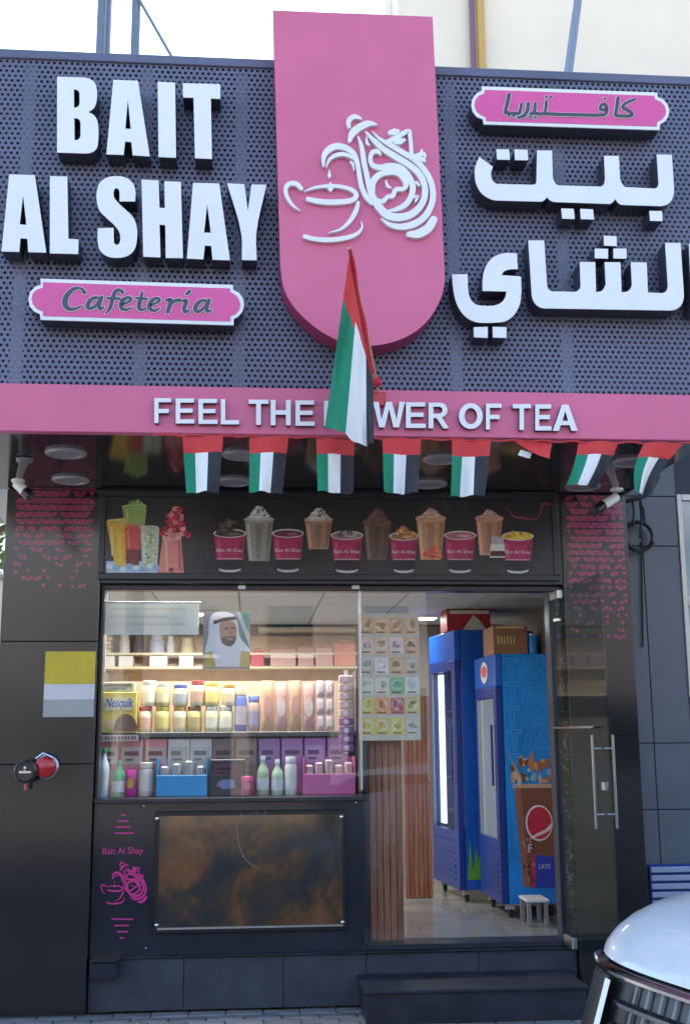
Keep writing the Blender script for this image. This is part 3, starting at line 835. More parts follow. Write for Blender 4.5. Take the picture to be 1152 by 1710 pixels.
paper_cup(tq7, 33, 183, 258, 430, (0.22,0.16,0.15), ([(0.35,0.28,0.26),(0.10,0.06,0.06)], 12), 13)
paper_cup(tq7, 300, 436, 262, 430, (0.30,0.14,0.06), ([(0.50,0.24,0.09),(0.58,0.34,0.16),(0.34,0.14,0.05)], 38), 14)
paper_cup(tq7, 551, 699, 258, 430, (0.32,0.12,0.13), None, 15)
paper_cup(tq7, 815, 962, 262, 432, (0.58,0.38,0.03), ([(0.66,0.46,0.05),(0.45,0.22,0.02)], 10), 16)
jr = MB().flat([tq7(*q) for q in [(764,300),(828,300),(832,360),(760,360)]], PBY-0.0042).build('printed_jar', prt((0.55,0.52,0.50)), pb)
pp([(770,265),(822,265),(826,300),(766,300)], (0.35,0.34,0.34), tq7, jr, 'jar_lid', 7.6)
pp([(764,330),(830,330),(831,354),(762,354)], (0.06,0.02,0.015), tq7, jr, 'jar_label', 8)
# cluster of juices at the left end of the poster
jl = MB().flat([tq6(*q) for q in [(78,200),(172,200),(168,418),(118,400)]], PBY-0.0011).build('printed_juice', prt((0.55,0.36,0.04)), pb)
pp([(78,385),(320,385),(320,440),(78,440)], (0.32,0.42,0.55), tq6, jl, 'ice', 0.8)
for i in range(8): pp(blob(95+i*31, 408+(i % 3)*8, 17, 13, 40+i, 9), ((0.50,0.58,0.68),(0.22,0.34,0.5))[i % 2], tq6, jl, 'ice_cube', 2+i*.2)
pp([(152,125),(268,135),(258,225),(168,215)], (0.24,0.36,0.10), tq6, jl, 'green_drink', 0.5)
topping(tq6, jl, 210, 130, 50, 25, [(0.10,0.22,0.04),(0.32,0.45,0.15)], 50, 8)
pp([(164,222),(242,222),(232,412),(172,412)], (0.50,0.07,0.06), tq6, jl, 'red_drink', 1.6)
pp([(170,330),(238,330),(230,410),(174,410)], (0.16,0.03,0.03), tq6, jl, 'dark_drink', 2)
pp([(238,226),(328,232),(318,415),(246,415)], (0.42,0.46,0.38), tq6, jl, 'mint_drink', 1.4)
topping(tq6, jl, 282, 400, 34, 170, [(0.16,0.30,0.08),(0.55,0.56,0.48),(0.30,0.42,0.14)], 51, 14)
pp([(345,255),(428,250),(442,440),(322,440)], (0.58,0.20,0.17), tq6, jl, 'pink_drink', 2.6)
pp(ell(385, 275, 46, 14), (0.66,0.34,0.28), tq6, jl, 'pink_froth', 3)
topping(tq6, jl, 402, 268, 66, 130, [(0.48,0.03,0.06),(0.60,0.22,0.22),(0.30,0.015,0.04)], 52, 22)
pp([(90,190),(170,182),(170,206),(84,210)], (0.50,0.42,0.08), tq6, jl, 'foam', 2)
topping(tq6, jl, 385, 432, 18, 12, [(0.12,0.02,0.02)], 53, 5)
for (cx_, cy_, rx_, c_) in ((125,200,46,(0.60,0.46,0.12)), (203,222,38,(0.60,0.16,0.12)), (283,229,44,(0.52,0.56,0.46)), (210,130,57,(0.36,0.50,0.16))):
    pp(ell(cx_, cy_, rx_, 11), c_, tq6, jl, 'glass_rim', 4.5)
    pp(ell(cx_, cy_+2, rx_*.85, 7), tuple(q*.7 for q in c_), tq6, jl, 'drink_top', 4.8)
for (xa_, xb_, ya_, yb_, c_) in ((98,108,222,360,(0.68,0.52,0.16)), (176,184,240,322,(0.62,0.18,0.15)), (250,257,250,400,(0.60,0.62,0.55)), (352,364,285,430,(0.70,0.36,0.30)), (172,180,142,205,(0.42,0.52,0.22)), (130,150,240,390,(0.62,0.42,0.06))):
    pp([(xa_,ya_),(xb_,ya_),(xb_+5,yb_),(xa_+5,yb_)], c_, tq6, jl, 'drink_highlight', 5)
pp([(414,285),(426,283),(434,432),(418,432)], (0.42,0.11,0.10), tq6, jl, 'drink_shade', 5)
# bow ornament at the right end of the poster
mb = MB(); tr = ztr(540, 800, 2.743, PBY)
ribbon_strip(mb, [(840,130,3),(870,170,6),(910,178,10),(960,185,7),(990,160,5),(1005,115,12),(1050,120,6)], tr, PBY-0.0022, PBY-0.0003)
mb.build('printed_ribbon', prt((0.20,0.02,0.05)), pb)

# header rail and window frame
wf = thing('window_frame', (0.75, 0.02, FLOOR), 'dark aluminium frame of the shop window and doorway', 'window frame')
ztG = U(400, 986, 0).z
MB().box(XL+0.004, XR0-0.004, 0.0, 0.10, ztG, 2.333, 0.003).build('header', 'frame', wf)
XM = U(603, 1200, 0).x
XD0 = U(680, 1400, 0).x
XD1 = U(927, 1300, 0).x
ZC = 1.128
MB().box(XL+0.004, XL+0.022, 0.0, 0.10, ZC+0.001, ztG-0.001, 0.003).build('jamb', 'frame', wf)
MB().box(XD1, XD1+0.04, 0.0, 0.10, FLOOR+0.001, ztG-0.001, 0.003).build('jamb', 'frame', wf)
MB().box(XM, XD1-0.001, -0.005, 0.10, FLOOR+0.001, FLOOR+0.03, 0.003).build('threshold', 'frame', wf)
MB().box(XM-0.006, XM+0.006, 0.006, 0.05, ZC+0.03, ztG-0.001).build('mullion', 'steel', wf)
MB().box(XL+0.023, XM-0.007, 0.02, 0.03, ZC+0.006, ztG-0.001).build('window_pane', 'window_glass', wf)
XP = U(716, 1150, 0).x
MB().box(XM+0.007, XP, 0.02, 0.03, FLOOR+0.031, ztG-0.001).build('side_pane', 'window_glass', wf)
for px in (404, 594):
    c = U(px, 980, -0.01)
    MB().box(c.x-0.022, c.x+0.022, -0.012, -0.0005, c.z-0.012, c.z+0.010, 0.002).build('clip', 'letter_white', wf)  # white tabs painted in for two small bright lamp spots, not fixings
# dark veined marble strip between door and pillar
mm = M('marble', (0.018, 0.020, 0.020), 0.12, spec=0.6)
nt = mm.node_tree; b_ = nt.nodes['Principled BSDF']
tc = nt.nodes.new('ShaderNodeTexCoord'); n1 = nt.nodes.new('ShaderNodeTexNoise'); n1.inputs['Scale'].default_value = 5; n1.inputs['Detail'].default_value = 8
vo = nt.nodes.new('ShaderNodeTexVoronoi'); vo.feature = 'DISTANCE_TO_EDGE'; vo.inputs['Scale'].default_value = 9
mixv = nt.nodes.new('ShaderNodeVectorMath'); mixv.operation = 'MULTIPLY_ADD'; mixv.inputs[1].default_value = (.35, .35, .35)
nt.links.new(tc.outputs['Object'], n1.inputs['Vector']); nt.links.new(n1.outputs['Color'], mixv.inputs[0]); nt.links.new(tc.outputs['Object'], mixv.inputs[2])
nt.links.new(mixv.outputs[0], vo.inputs['Vector'])
rp = nt.nodes.new('ShaderNodeValToRGB'); rp.color_ramp.elements[0].position = 0.0; rp.color_ramp.elements[0].color = (.30, .28, .25, 1)
rp.color_ramp.elements[1].position = 0.035; rp.color_ramp.elements[1].color = (.018, .02, .02, 1)
nt.links.new(vo.outputs['Distance'], rp.inputs['Fac']); nt.links.new(rp.outputs['Color'], b_.inputs['Base Color'])
tag(MB().box(XD1+0.041, XR0-0.001, 0.005, 0.12, FLOOR+0.001, 2.333).build('marble_reveal', 'marble'), 'dark veined marble strip between doorway and right pillar', 'wall strip')

# counter front with display
ct = thing('shop_counter', (0.75, 0.0, FLOOR), 'black shop counter front with a screen and pink logo', 'counter')
MB().box(XL+0.004, XM+0.012, 0.0, 0.62, FLOOR+0.001, ZC-0.028).build('cabinet', 'black_panel', ct)
MB().box(XL+0.002, XM+0.03, -0.03, 0.64, ZC-0.0275, ZC, 0.004).build('countertop', 'frame', ct)
d0, d1 = U(262, 1456, 0), U(574, 1456, 0)
dz0, dz1 = U(418, 1552, 0).z, U(418, 1357, 0).z
MB().box(d0.x-0.012, d1.x+0.012, -0.018, -0.0005, dz0-0.012, dz1+0.012, 0.004).build('display_frame', 'black_plastic', ct)
md = M('display_print', (0.05, 0.05, 0.05), 0.08, spec=0.7)
nt = md.node_tree; b_ = nt.nodes['Principled BSDF']
tc = nt.nodes.new('ShaderNodeTexCoord'); n1 = nt.nodes.new('ShaderNodeTexNoise'); n1.inputs['Scale'].default_value = 3.1; n1.inputs['Detail'].default_value = 7; n1.inputs['Distortion'].default_value = 0.5
n1.inputs['Roughness'].default_value = 0.58
n2 = nt.nodes.new('ShaderNodeTexNoise'); n2.inputs['Scale'].default_value = 26; n2.inputs['Detail'].default_value = 4
rp = nt.nodes.new('ShaderNodeValToRGB'); E_ = rp.color_ramp.elements
E_[0].position = 0.40; E_[0].color = (.028, .030, .034, 1); E_[1].position = 0.70; E_[1].color = (.21, .088, .036, 1)
e = E_.new(0.49); e.color = (.062, .042, .028, 1); e = E_.new(0.57); e.color = (.13, .062, .028, 1)
mx = nt.nodes.new('ShaderNodeMath'); mx.operation = 'MULTIPLY_ADD'; mx.inputs[1].default_value = 0.14
nt.links.new(tc.outputs['Object'], n1.inputs['Vector']); nt.links.new(tc.outputs['Object'], n2.inputs['Vector'])
nt.links.new(n2.outputs['Fac'], mx.inputs[0]); nt.links.new(n1.outputs['Fac'], mx.inputs[2])
sb = nt.nodes.new('ShaderNodeMath'); sb.operation = 'SUBTRACT'; sb.inputs[1].default_value = 0.07
nt.links.new(mx.outputs[0], sb.inputs[0]); nt.links.new(sb.outputs[0], rp.inputs['Fac']); nt.links.new(rp.outputs['Color'], b_.inputs['Base Color'])
scr = MB().box(d0.x+0.012, d1.x-0.008, -0.0225, -0.0185, dz0+0.022, dz1-0.012).build('screen', 'display_print', ct)
mb = MB(); trd = ztr(150, 1330, 2.451, -0.024)
M('etch', (0.13, 0.125, 0.11), 0.3)
ribbon_strip(mb, [(618,70,5),(603,130,6),(612,200,6),(640,260,5),(700,300,3)], trd, -0.0236, -0.0226, k=5)
ribbon_strip(mb, [(625,92,3),(650,100,4),(740,102,3),(818,104,2)], trd, -0.0239, -0.0226, k=4)
for i_, (xa_, ya_) in enumerate(((662,72),(680,60),(698,70),(716,58))):
    ribbon_strip(mb, [(xa_,ya_,3),(xa_+4,ya_+14,5),(xa_+12,ya_+20,3)], trd, -0.0242-i_*1e-4, -0.0226, k=4)
mb.build('etched_logo', 'etch', scr)
MB().box(d0.x+0.012, d1.x-0.008, -0.0235, -0.0185, dz0+0.010, dz0+0.0205).build('lower_strip', 'steel', ct)
for px, py in ((263,1367), (570,1364), (262,1545), (572,1540)):
    c = U(px, py, -0.02)
    MB().lathe((c.x, -0.0185, c.z), [(0.0095, 0.0), (0.0095, 0.008), (0.006, 0.011), (0.002, 0.0115)], 12, 'y').build('standoff_screw', 'chrome', ct, True)
for px, py in ((241,1346), (244,1583), (594,1340)):
    c = U(px, py, 0)
    MB().lathe((c.x, -0.0003, c.z), [(0.004, 0.0), (0.004, 0.002), (0.001, 0.003)], 8, 'y').build('screw', 'chrome', ct)
M('neon_pink', (0.62, 0.03, 0.24), 0.35)
tc6 = ztr(160, 1340, 6.84, 0.0)
mb = MB()
for i, (xa, xb, yy) in enumerate(((290,350,142), (258,378,212), (235,404,280), (218,438,350), (185,432,1332), (218,385,1406), (245,370,1476), (277,330,1546))):
    pz = [tc6(xa, yy-8), tc6(xb, yy-8), tc6(xb-3, yy+8), tc6(xa+3, yy+8)]
    MB().prism([tc6(xa, yy-8), tc6(xb, yy-8), tc6(xb, yy+8), tc6(xa, yy+8)], -0.004, -0.0006).build('logo_bar', 'neon_pink', ct)
mb = MB(); c = tc6(315, 562); wd = tc6(545, 562)[0]-tc6(82, 562)[0]
text_on(mb, 'Bait Al Shay', c[0], c[1], -0.003, 0.052, width=wd)
mb.build('logo_name', 'neon_pink', ct)
def map_small(zx, zy):     # big logo zoom coords -> counter logo
    x = 55+(zx-118)*(588-55)/(1040-118); yy = 680+(zy-80)*(1165-680)/(845-80)
    return tc6(x, yy)
logo(LOGO_CUP, map_small, -0.004, -0.0006, 'neon_pink', ct, 'cup_emblem', 3)
logo(LOGO_POT, map_small, -0.004, -0.0006, 'neon_pink', ct, 'pot_emblem', 3)

# notice and fire hose inlet on the left pillar
a, b = U(77, 1088, YF), U(157, 1197, YF)
t = thing('notice', ((a.x+b.x)/2, YF, b.z), 'yellow and white notice sheet on the left pillar', 'notice')
M('notice_yellow', (0.58, 0.44, 0.03), 0.5, var=0.08); M('notice_white', (0.62, 0.60, 0.62), 0.5, var=0.04); M('notice_grey', (0.36, 0.37, 0.36), 0.5, var=0.06)
zm = a.z-(a.z-b.z)*0.50; zm2 = a.z-(a.z-b.z)*0.74
MB().box(a.x, b.x, YF-0.004, YF-0.0005, zm+0.0005, a.z).build('yellow_half', 'notice_yellow', t)
MB().box(a.x, b.x, YF-0.004, YF-0.0005, zm2+0.0005, zm-0.0005).build('white_half', 'notice_white', t)
MB().box(a.x, b.x, YF-0.004, YF-0.0005, b.z, zm2-0.0005).build('grey_strip', 'notice_grey', t)
c = U(48, 1288, YF-0.08); c2 = U(76, 1281, YF-0.06)
t = thing('fire_inlet', (c.x, YF, c.z), 'fire hose inlet with dark and red caps on the left pillar', 'fire inlet')
M('inlet_dark', (0.05, 0.045, 0.05), 0.2, metal=0.5); M('inlet_red', (0.45, 0.015, 0.02), 0.22, coat=0.5)
MB().lathe((c2.x, YF-0.0005, c2.z), [(0.066,0),(0.066,0.012),(0.05,0.02),(0.05,0.05)], 24, 'y').build('wall_flange', 'steel', t, True)
MB().lathe((c2.x, YF-0.051, c2.z), [(0.056,0),(0.060,0.008),(0.054,0.03),(0.03,0.046),(0.008,0.05)], 24, 'y').build('red_cap', 'inlet_red', t, True)
cap = MB().lathe((c.x-0.012, YF-0.085, c.z), [(0.055,0),(0.064,0.006),(0.064,0.026),(0.052,0.033),(0.048,0.028),(0.01,0.026)], 28, 'y').build('dark_cap', 'inlet_dark', t, True)
MB().box(c.x-0.045, c.x+0.022, YF-0.123, YF-0.112, c.z-0.012, c.z+0.006, 0.004).build('lug', 'chrome', cap)
MB().box(c.x-0.022, c.x-0.006, YF-0.123, YF-0.112, c.z+0.012, c.z+0.03, 0.004).build('lug', 'chrome', cap)
MB().tube([(c.x-0.01, YF-0.07, c.z-0.055), (c.x-0.012, YF-0.075, c.z-0.1)], 0.009, 8).build('pull_tag', 'red_plastic', t)
MB().tube([(c2.x-0.05, YF-0.06, c2.z+0.045), (c2.x-0.01, YF-0.075, c2.z+0.075), (c2.x+0.04, YF-0.07, c2.z+0.052), (c2.x+0.062, YF-0.06, c2.z+0.01)], 0.007, 8).build('chain', 'chrome', t)

# =================================================================== INTERIOR
IY1, ICE = 3.3, 2.40
M('int_wall', (0.36, 0.34, 0.30), 0.7, var=0.04); M('int_ceiling', (0.52, 0.56, 0.60), 0.7, var=0.03)
M('tile', (0.27, 0.275, 0.27), 0.12, var=0.10, vscale=3, spec=0.5); M('grout', (0.14, 0.14, 0.13), 0.8)
struct('wall_back', MB().box(-0.35, 3.05, IY1, IY1+0.1, FLOOR-0.02, ICE), 'int_wall')
struct('wall_left', MB().box(-0.45, -0.35, 0.34, IY1+0.1, FLOOR-0.02, ICE), 'int_wall')
struct('wall_right', MB().box(3.05, 3.12, 0.34, IY1+0.1, FLOOR-0.02, ICE), 'int_wall')
struct('partition_left', MB().box(-0.349, -0.003, 0.331, 0.345, FLOOR, ICE-0.002), 'int_wall')
struct('partition_right', MB().box(2.72, 3.049, 0.331, 0.345, FLOOR, ICE-0.002), 'int_wall')
cei = struct('ceiling', MB().box(-0.35, 3.05, 0.101, IY1, ICE, ICE+0.05), 'grout')
flo = struct('floor', MB().box(-0.35, 3.05, 0.30, IY1, FLOOR-0.06, FLOOR-0.006), 'grout')
for i in range(6):
    for j in range(6):
        x0 = -0.35+i*0.5667; y0 = 0.37+j*0.4883
        MB().box(x0+0.002, x0+0.5647, y0+0.002, y0+0.4863, FLOOR-0.0055, FLOOR+0.0, 0.001).build('tile', 'tile', flo)
        MB().box(x0+0.006, x0+0.5607, y0-0.26+0.006, y0-0.26+0.4823, ICE-0.006, ICE-0.0005, 0.002).build('ceiling_tile', 'int_ceiling', cei)
# ceiling lamps (lit)
M('led', (1, 1, 1), 0.5, emit=(1.0, 0.93, 0.80), estr=2.0)
def led_panel(x, y, lab, w=0.56, d=0.18, power=16, temp=(1.0, 0.86, 0.66)):
    t = thing('ceiling_lamp', (x, y, ICE-0.03), lab, 'ceiling lamp')
    MB().box(x-w/2, x+w/2, y-d/2, y+d/2, ICE-0.03, ICE-0.0065, 0.004).build('housing', 'white_plastic', t)
    MB().box(x-w/2+0.01, x+w/2-0.01, y-d/2+0.01, y+d/2-0.01, ICE-0.034, ICE-0.0305).build('diffuser', 'led', t)
    ld = bpy.data.lights.new('lamp_light', 'AREA'); ld.shape = 'RECTANGLE'; ld.size = w; ld.size_y = d; ld.energy = power; ld.color = temp
    lo = bpy.data.objects.new('lamp_light', ld); lo.location = (0, 0, -0.01); lo.parent = t; COL.objects.link(lo)
led_panel(0.42, 2.0, 'lit ceiling lamp deep in the shop behind the pale banner', w=0.4, power=17, temp=(1.0, 0.95, 0.87))
led_panel(2.05, 2.3, 'lit ceiling lamp deep in the shop above the fridges', power=1.5, temp=(0.95, 0.98, 1.0))
led_panel(0.72, 0.165, 'long added lamp hidden at the ceiling close behind the window', w=1.3, d=0.06, power=9.5, temp=(1.0, 0.95, 0.88))  # added lamp, out of view behind the header, to brighten the window goods

def gm(c, r=0.4): return M('good_%02d_%02d_%02d' % tuple(int(x*99) for x in c), c, r, var=0.10, vscale=14)
# ---- back wall shelf with cups, picture, bags
YS = 3.0
sh_t = thing('wall_shelf', (0.7, YS, 1.9), 'tan wall shelf on the back wall behind the window goods', 'shelf')
M('tan_board', (0.56, 0.40, 0.27), 0.5, var=0.1); M('cream', (0.72, 0.62, 0.42), 0.5, var=0.05)
x0, x1 = U(160, 1100, YS).x-0.3, U(596, 1100, YS).x
zA, zB = U(300, 1090, YS).z, U(300, 1113, YS).z
zC_ = U(300, 1160, YS).z
MB().box(x0, x1, IY1-0.04, IY1-0.001, zC_, zA+0.16).build('back_board', 'tan_board', sh_t)
MB().box(x0, x1, YS, IY1-0.041, zA-0.018, zA).build('board', 'cream', sh_t)
MB().box(x0, x1, YS-0.01, IY1-0.041, zB-0.018, zB).build('board', 'cream', sh_t)
MB().box(x0, x1, YS-0.01, IY1-0.041, zC_-0.02, zC_).build('board', 'cream', sh_t)
M('cup_white', (0.72, 0.70, 0.68), 0.5); M('cup_blue', (0.50, 0.55, 0.66), 0.5); M('cup_dark', (0.16, 0.14, 0.15), 0.5)
def cup_stack(px, pytop, zbase, r, mat, lab, y=YS+0.11):
    b = U(px, 1100, y); ztop = U(px, pytop, y).z
    t = thing('cup_stack', (b.x, y, zbase), lab, 'cup stack')
    h = ztop-zbase; MB().lathe((b.x, y, zbase+0.001), [(r,0),(r,0.01),(r*.8,h*0.75),(r*.74,h-0.001)], 18).build('bottom_cup', mat, t, True)
    n = max(3, int(h/0.022))
    for k in range(n):
        z = zbase+0.012+k*(h*0.6/n)
        rr_ = r*(1.02-0.02*k/n)
        MB().lathe((b.x, y, z), [(rr_*.98,0),(rr_*1.03,0.004),(rr_*.98,0.008)], 18).build('cup_rim', mat, t, True)
cup_stack(208, 1056, zA, 0.045, 'cup_white', 'white paper cup stack, first from left on the back shelf')
cup_stack(231, 1060, zA, 0.05, 'cup_dark', 'dark cup stack between the two tall pale stacks on the back shelf')
cup_stack(262, 1056, zA, 0.065, 'cup_blue', 'wide pale blue cup stack on the back shelf left of the portrait')
cup_stack(285, 1062, zA, 0.035, 'cup_white', 'slim white cup stack just right of the pale blue stack')
cup_stack(313, 1066, zA, 0.06, 'cream', 'cream cup stack on the back shelf next to the portrait')
for i, (px, w) in enumerate(((183, 0.05), (212, 0.06), (266, 0.075), (312, 0.06))):
    x = U(px, 1100, YS+0.1).x
    o = MB().box(x-w, x+w, YS+0.03, YS+0.2, zB+0.001, zA-0.02, 0.006).build('napkin_pack', 'cup_white')
    tag(o, '%s white pack from left in the narrow gap between the back shelf boards' % ('first', 'second', 'third', 'fourth')[i], 'napkin pack')
for i in range(5):
    x = U(176, 1070, YS+0.1).x
    o = MB().box(x-0.09, x+0.055+0.01*(i % 2), YS+0.02, YS+0.22, zA+0.001+i*0.035, zA+0.032+i*0.035, 0.004).build('folded_box', ('cream', 'tan_board', 'cup_white')[i % 3])
    tag(o, 'flat folded carton at the left end of the back shelf, %s from the bottom' % ('first', 'second', 'third', 'fourth', 'fifth')[i], 'carton')
# pale paper banner hung behind the top of the window
M('pale_sheet', (0.74, 0.74, 0.66), 0.7, var=0.06)
a, b = U(168, 1006, 0.06), U(332, 1060, 0.06)
t = thing('paper_banner', ((a.x+b.x)/2, 0.06, b.z), 'pale paper banner hung inside the top left of the window', 'banner')
MB().box(a.x, b.x, 0.06, 0.064, b.z, a.z).build('sheet', 'pale_sheet', t)
MB().tube([(a.x-0.01, 0.062, a.z), (b.x+0.01, 0.062, a.z)], 0.006, 8).build('rod', 'grey_plastic', t)
for k in range(3):
    MB().box(a.x+0.06, b.x-0.08-0.1*(k % 2), 0.0585, 0.0597, a.z-0.045-k*0.045, a.z-0.03-k*0.045).build('faded_stripe', gm((0.66,0.60,0.50)), t)
# portrait poster
YP = 0.045
a, b = U(340, 1021, YP), U(417, 1118, YP)
t = thing('portrait', ((a.x+b.x)/2, YP, b.z), 'poster of a bearded man in white headdress stuck behind the window glass', 'portrait')
M('por_frame', (0.55, 0.42, 0.2), 0.4); 
tp_ = ztr(150, 960, 2.504, YP)
MB().box(a.x, b.x, YP+0.001, YP+0.004, b.z, a.z).build('board', 'cup_white', t)
MB().box(a.x, b.x, YP-0.002, YP+0.0005, b.z, a.z).build('background', prt((0.24, 0.20, 0.19)), t)
def po(poly, col, name, lay): MB().flat([tp_(*q) for q in poly], YP-0.0025-lay*0.0012).build(name, prt(col, 0.5, 1.15, 0.04), t)
po([(612,158),(668,158),(668,330),(640,300)], (0.03,0.20,0.16), 'flag_print', 0)
po([(612,158),(630,158),(668,250),(668,300)], (0.45,0.45,0.45), 'flag_stripe', .5)
po(smooth_closed([(500,190),(520,160),(560,155),(598,165),(618,200),(628,260),(668,310),(668,330),(600,330),(500,330),(482,320),(496,260)]), (0.70,0.68,0.70), 'headdress', 1)
po(smooth_closed([(545,205),(575,192),(605,200),(616,235),(610,270),(596,296),(576,298),(556,280),(545,245)]), (0.42,0.22,0.14), 'face', 2)
po(smooth_closed([(545,245),(552,262),(575,258),(606,256),(613,262),(606,285),(590,298),(570,296),(552,280)]), (0.035,0.022,0.02), 'beard', 3)
po(smooth_closed([(566,266),(585,262),(602,265),(590,272)]), (0.38,0.17,0.12), 'mouth', 4)
po([(562,222),(580,220),(580,226),(562,228)], (0.02,0.015,0.015), 'eye', 4); po([(592,220),(608,220),(608,226),(592,226)], (0.02,0.015,0.015), 'eye', 4)
po([(584,226),(592,226),(597,248),(584,250)], (0.34,0.16,0.10), 'nose', 4)
po([(518,192),(560,180),(610,174),(612,188),(562,194),(520,208)], (0.015,0.015,0.02), 'head_cord', 5)
po([(482,330),(530,310),(545,300),(600,300),(625,318),(668,330),(668,384),(482,384)], (0.66,0.64,0.66), 'robe', 1.5)
po([(482,330),(510,318),(528,384),(482,384)], (0.50,0.36,0.06), 'cloak', 2); po([(668,322),(634,318),(626,384),(668,384)], (0.50,0.36,0.06), 'cloak', 2)
# cupboard and pink bags
a, b = U(432, 1050, YS+0.05), U(596, 1090, YS+0.05)
t = thing('wall_cupboard', ((a.x+b.x)/2, YS+0.05, b.z), 'cream wall cupboard behind the pink bags', 'cupboard')
MB().box(a.x, b.x, YS+0.07, IY1-0.042, zA+0.18, a.z+0.02, 0.004).build('carcass', 'cream', t)
for k in range(3):
    w = (b.x-a.x)/3
    MB().box(a.x+k*w+0.004, a.x+(k+1)*w-0.004, YS+0.05, YS+0.069, zA+0.184, a.z+0.016, 0.004).build('door', 'cream', t)
M('bag_pink', (0.60, 0.36, 0.33), 0.6, var=0.06); M('bag_coral', (0.68, 0.27, 0.19), 0.6, var=0.06); M('bag_rose', (0.50, 0.06, 0.10), 0.6)
def bag(pxa, pxb, pyt, mat, lab, y=YS-0.02):
    a = U(pxa, pyt, y); b = U(pxb, 1120, y); zb = zB+0.001
    t = thing('paper_bag', ((a.x+b.x)/2, y, zb), lab, 'paper bag')
    mb = MB(); w = b.x-a.x; h = a.z-zb; cx = (a.x+b.x)/2
    mb.add([(a.x,y,zb),(b.x,y,zb),(b.x,y+.1,zb),(a.x,y+.1,zb),(a.x,y+.035,zb+h),(b.x,y+.035,zb+h),(b.x,y+.06,zb+h),(a.x,y+.06,zb+h)],
           [(0,3,2,1),(0,1,5,4),(1,2,6,5),(2,3,7,6),(3,0,4,7),(4,5,6,7)])
    mb.build('body', mat, t)
    MB().tube([(cx-w*.22,y+.03,zb+h*.98),(cx-w*.2,y+.03,zb+h*1.12),(cx+w*.2,y+.03,zb+h*1.12),(cx+w*.22,y+.03,zb+h*.98)], 0.004, 6).build('handle', mat, t)
bag(452, 494, 1084, 'bag_pink', 'dusty pink paper bag, leftmost of the row on the back shelf')
bag(498, 524, 1080, 'bag_pink', 'narrow dusty pink paper bag, second in the row on the back shelf')
bag(527, 556, 1081, 'bag_pink', 'dusty pink paper bag, third in the row next to the coral one')
bag(558, 594, 1074, 'bag_coral', 'coral paper bag at the right end of the back shelf row')
bag(420, 441, 1086, 'bag_rose', 'deep rose bag right beside the portrait')

# ---- goods on the window shelf
YG = 0.22
gs = thing('display_shelf', (0.75, YG, ZC), 'dark two tier shelf of goods standing behind the shop window', 'shelf')
gx0, gx1 = U(166, 1200, YG).x, U(598, 1200, YG).x
zs1 = U(380, 1222, YG).z; zs2 = U(380, 1120, YG).z
M('shelf_dark', (0.06, 0.055, 0.055), 0.4)
MB().box(gx0+0.013, gx1-0.013, YG+0.02, 0.5, zs1-0.03, zs1-0.001, 0.003).build('board', 'shelf_dark', gs)
MB().box(gx0, gx0+0.012, YG, 0.5, ZC+0.001, zs2).build('upright', 'shelf_dark', gs)
MB().box(gx1-0.012, gx1, YG, 0.5, ZC+0.001, zs2).build('upright', 'shelf_dark', gs)
MB().box(gx0+0.013, gx1-0.013, 0.49, 0.5, ZC+0.001, zs2-0.05).build('back_panel', 'tan_board', gs)
GOODS_N = {}
ORD = ['first', 'second', 'third', 'fourth', 'fifth', 'sixth', 'seventh', 'eighth', 'ninth', 'tenth', 'eleventh', 'twelfth', 'thirteenth', 'fourteenth']
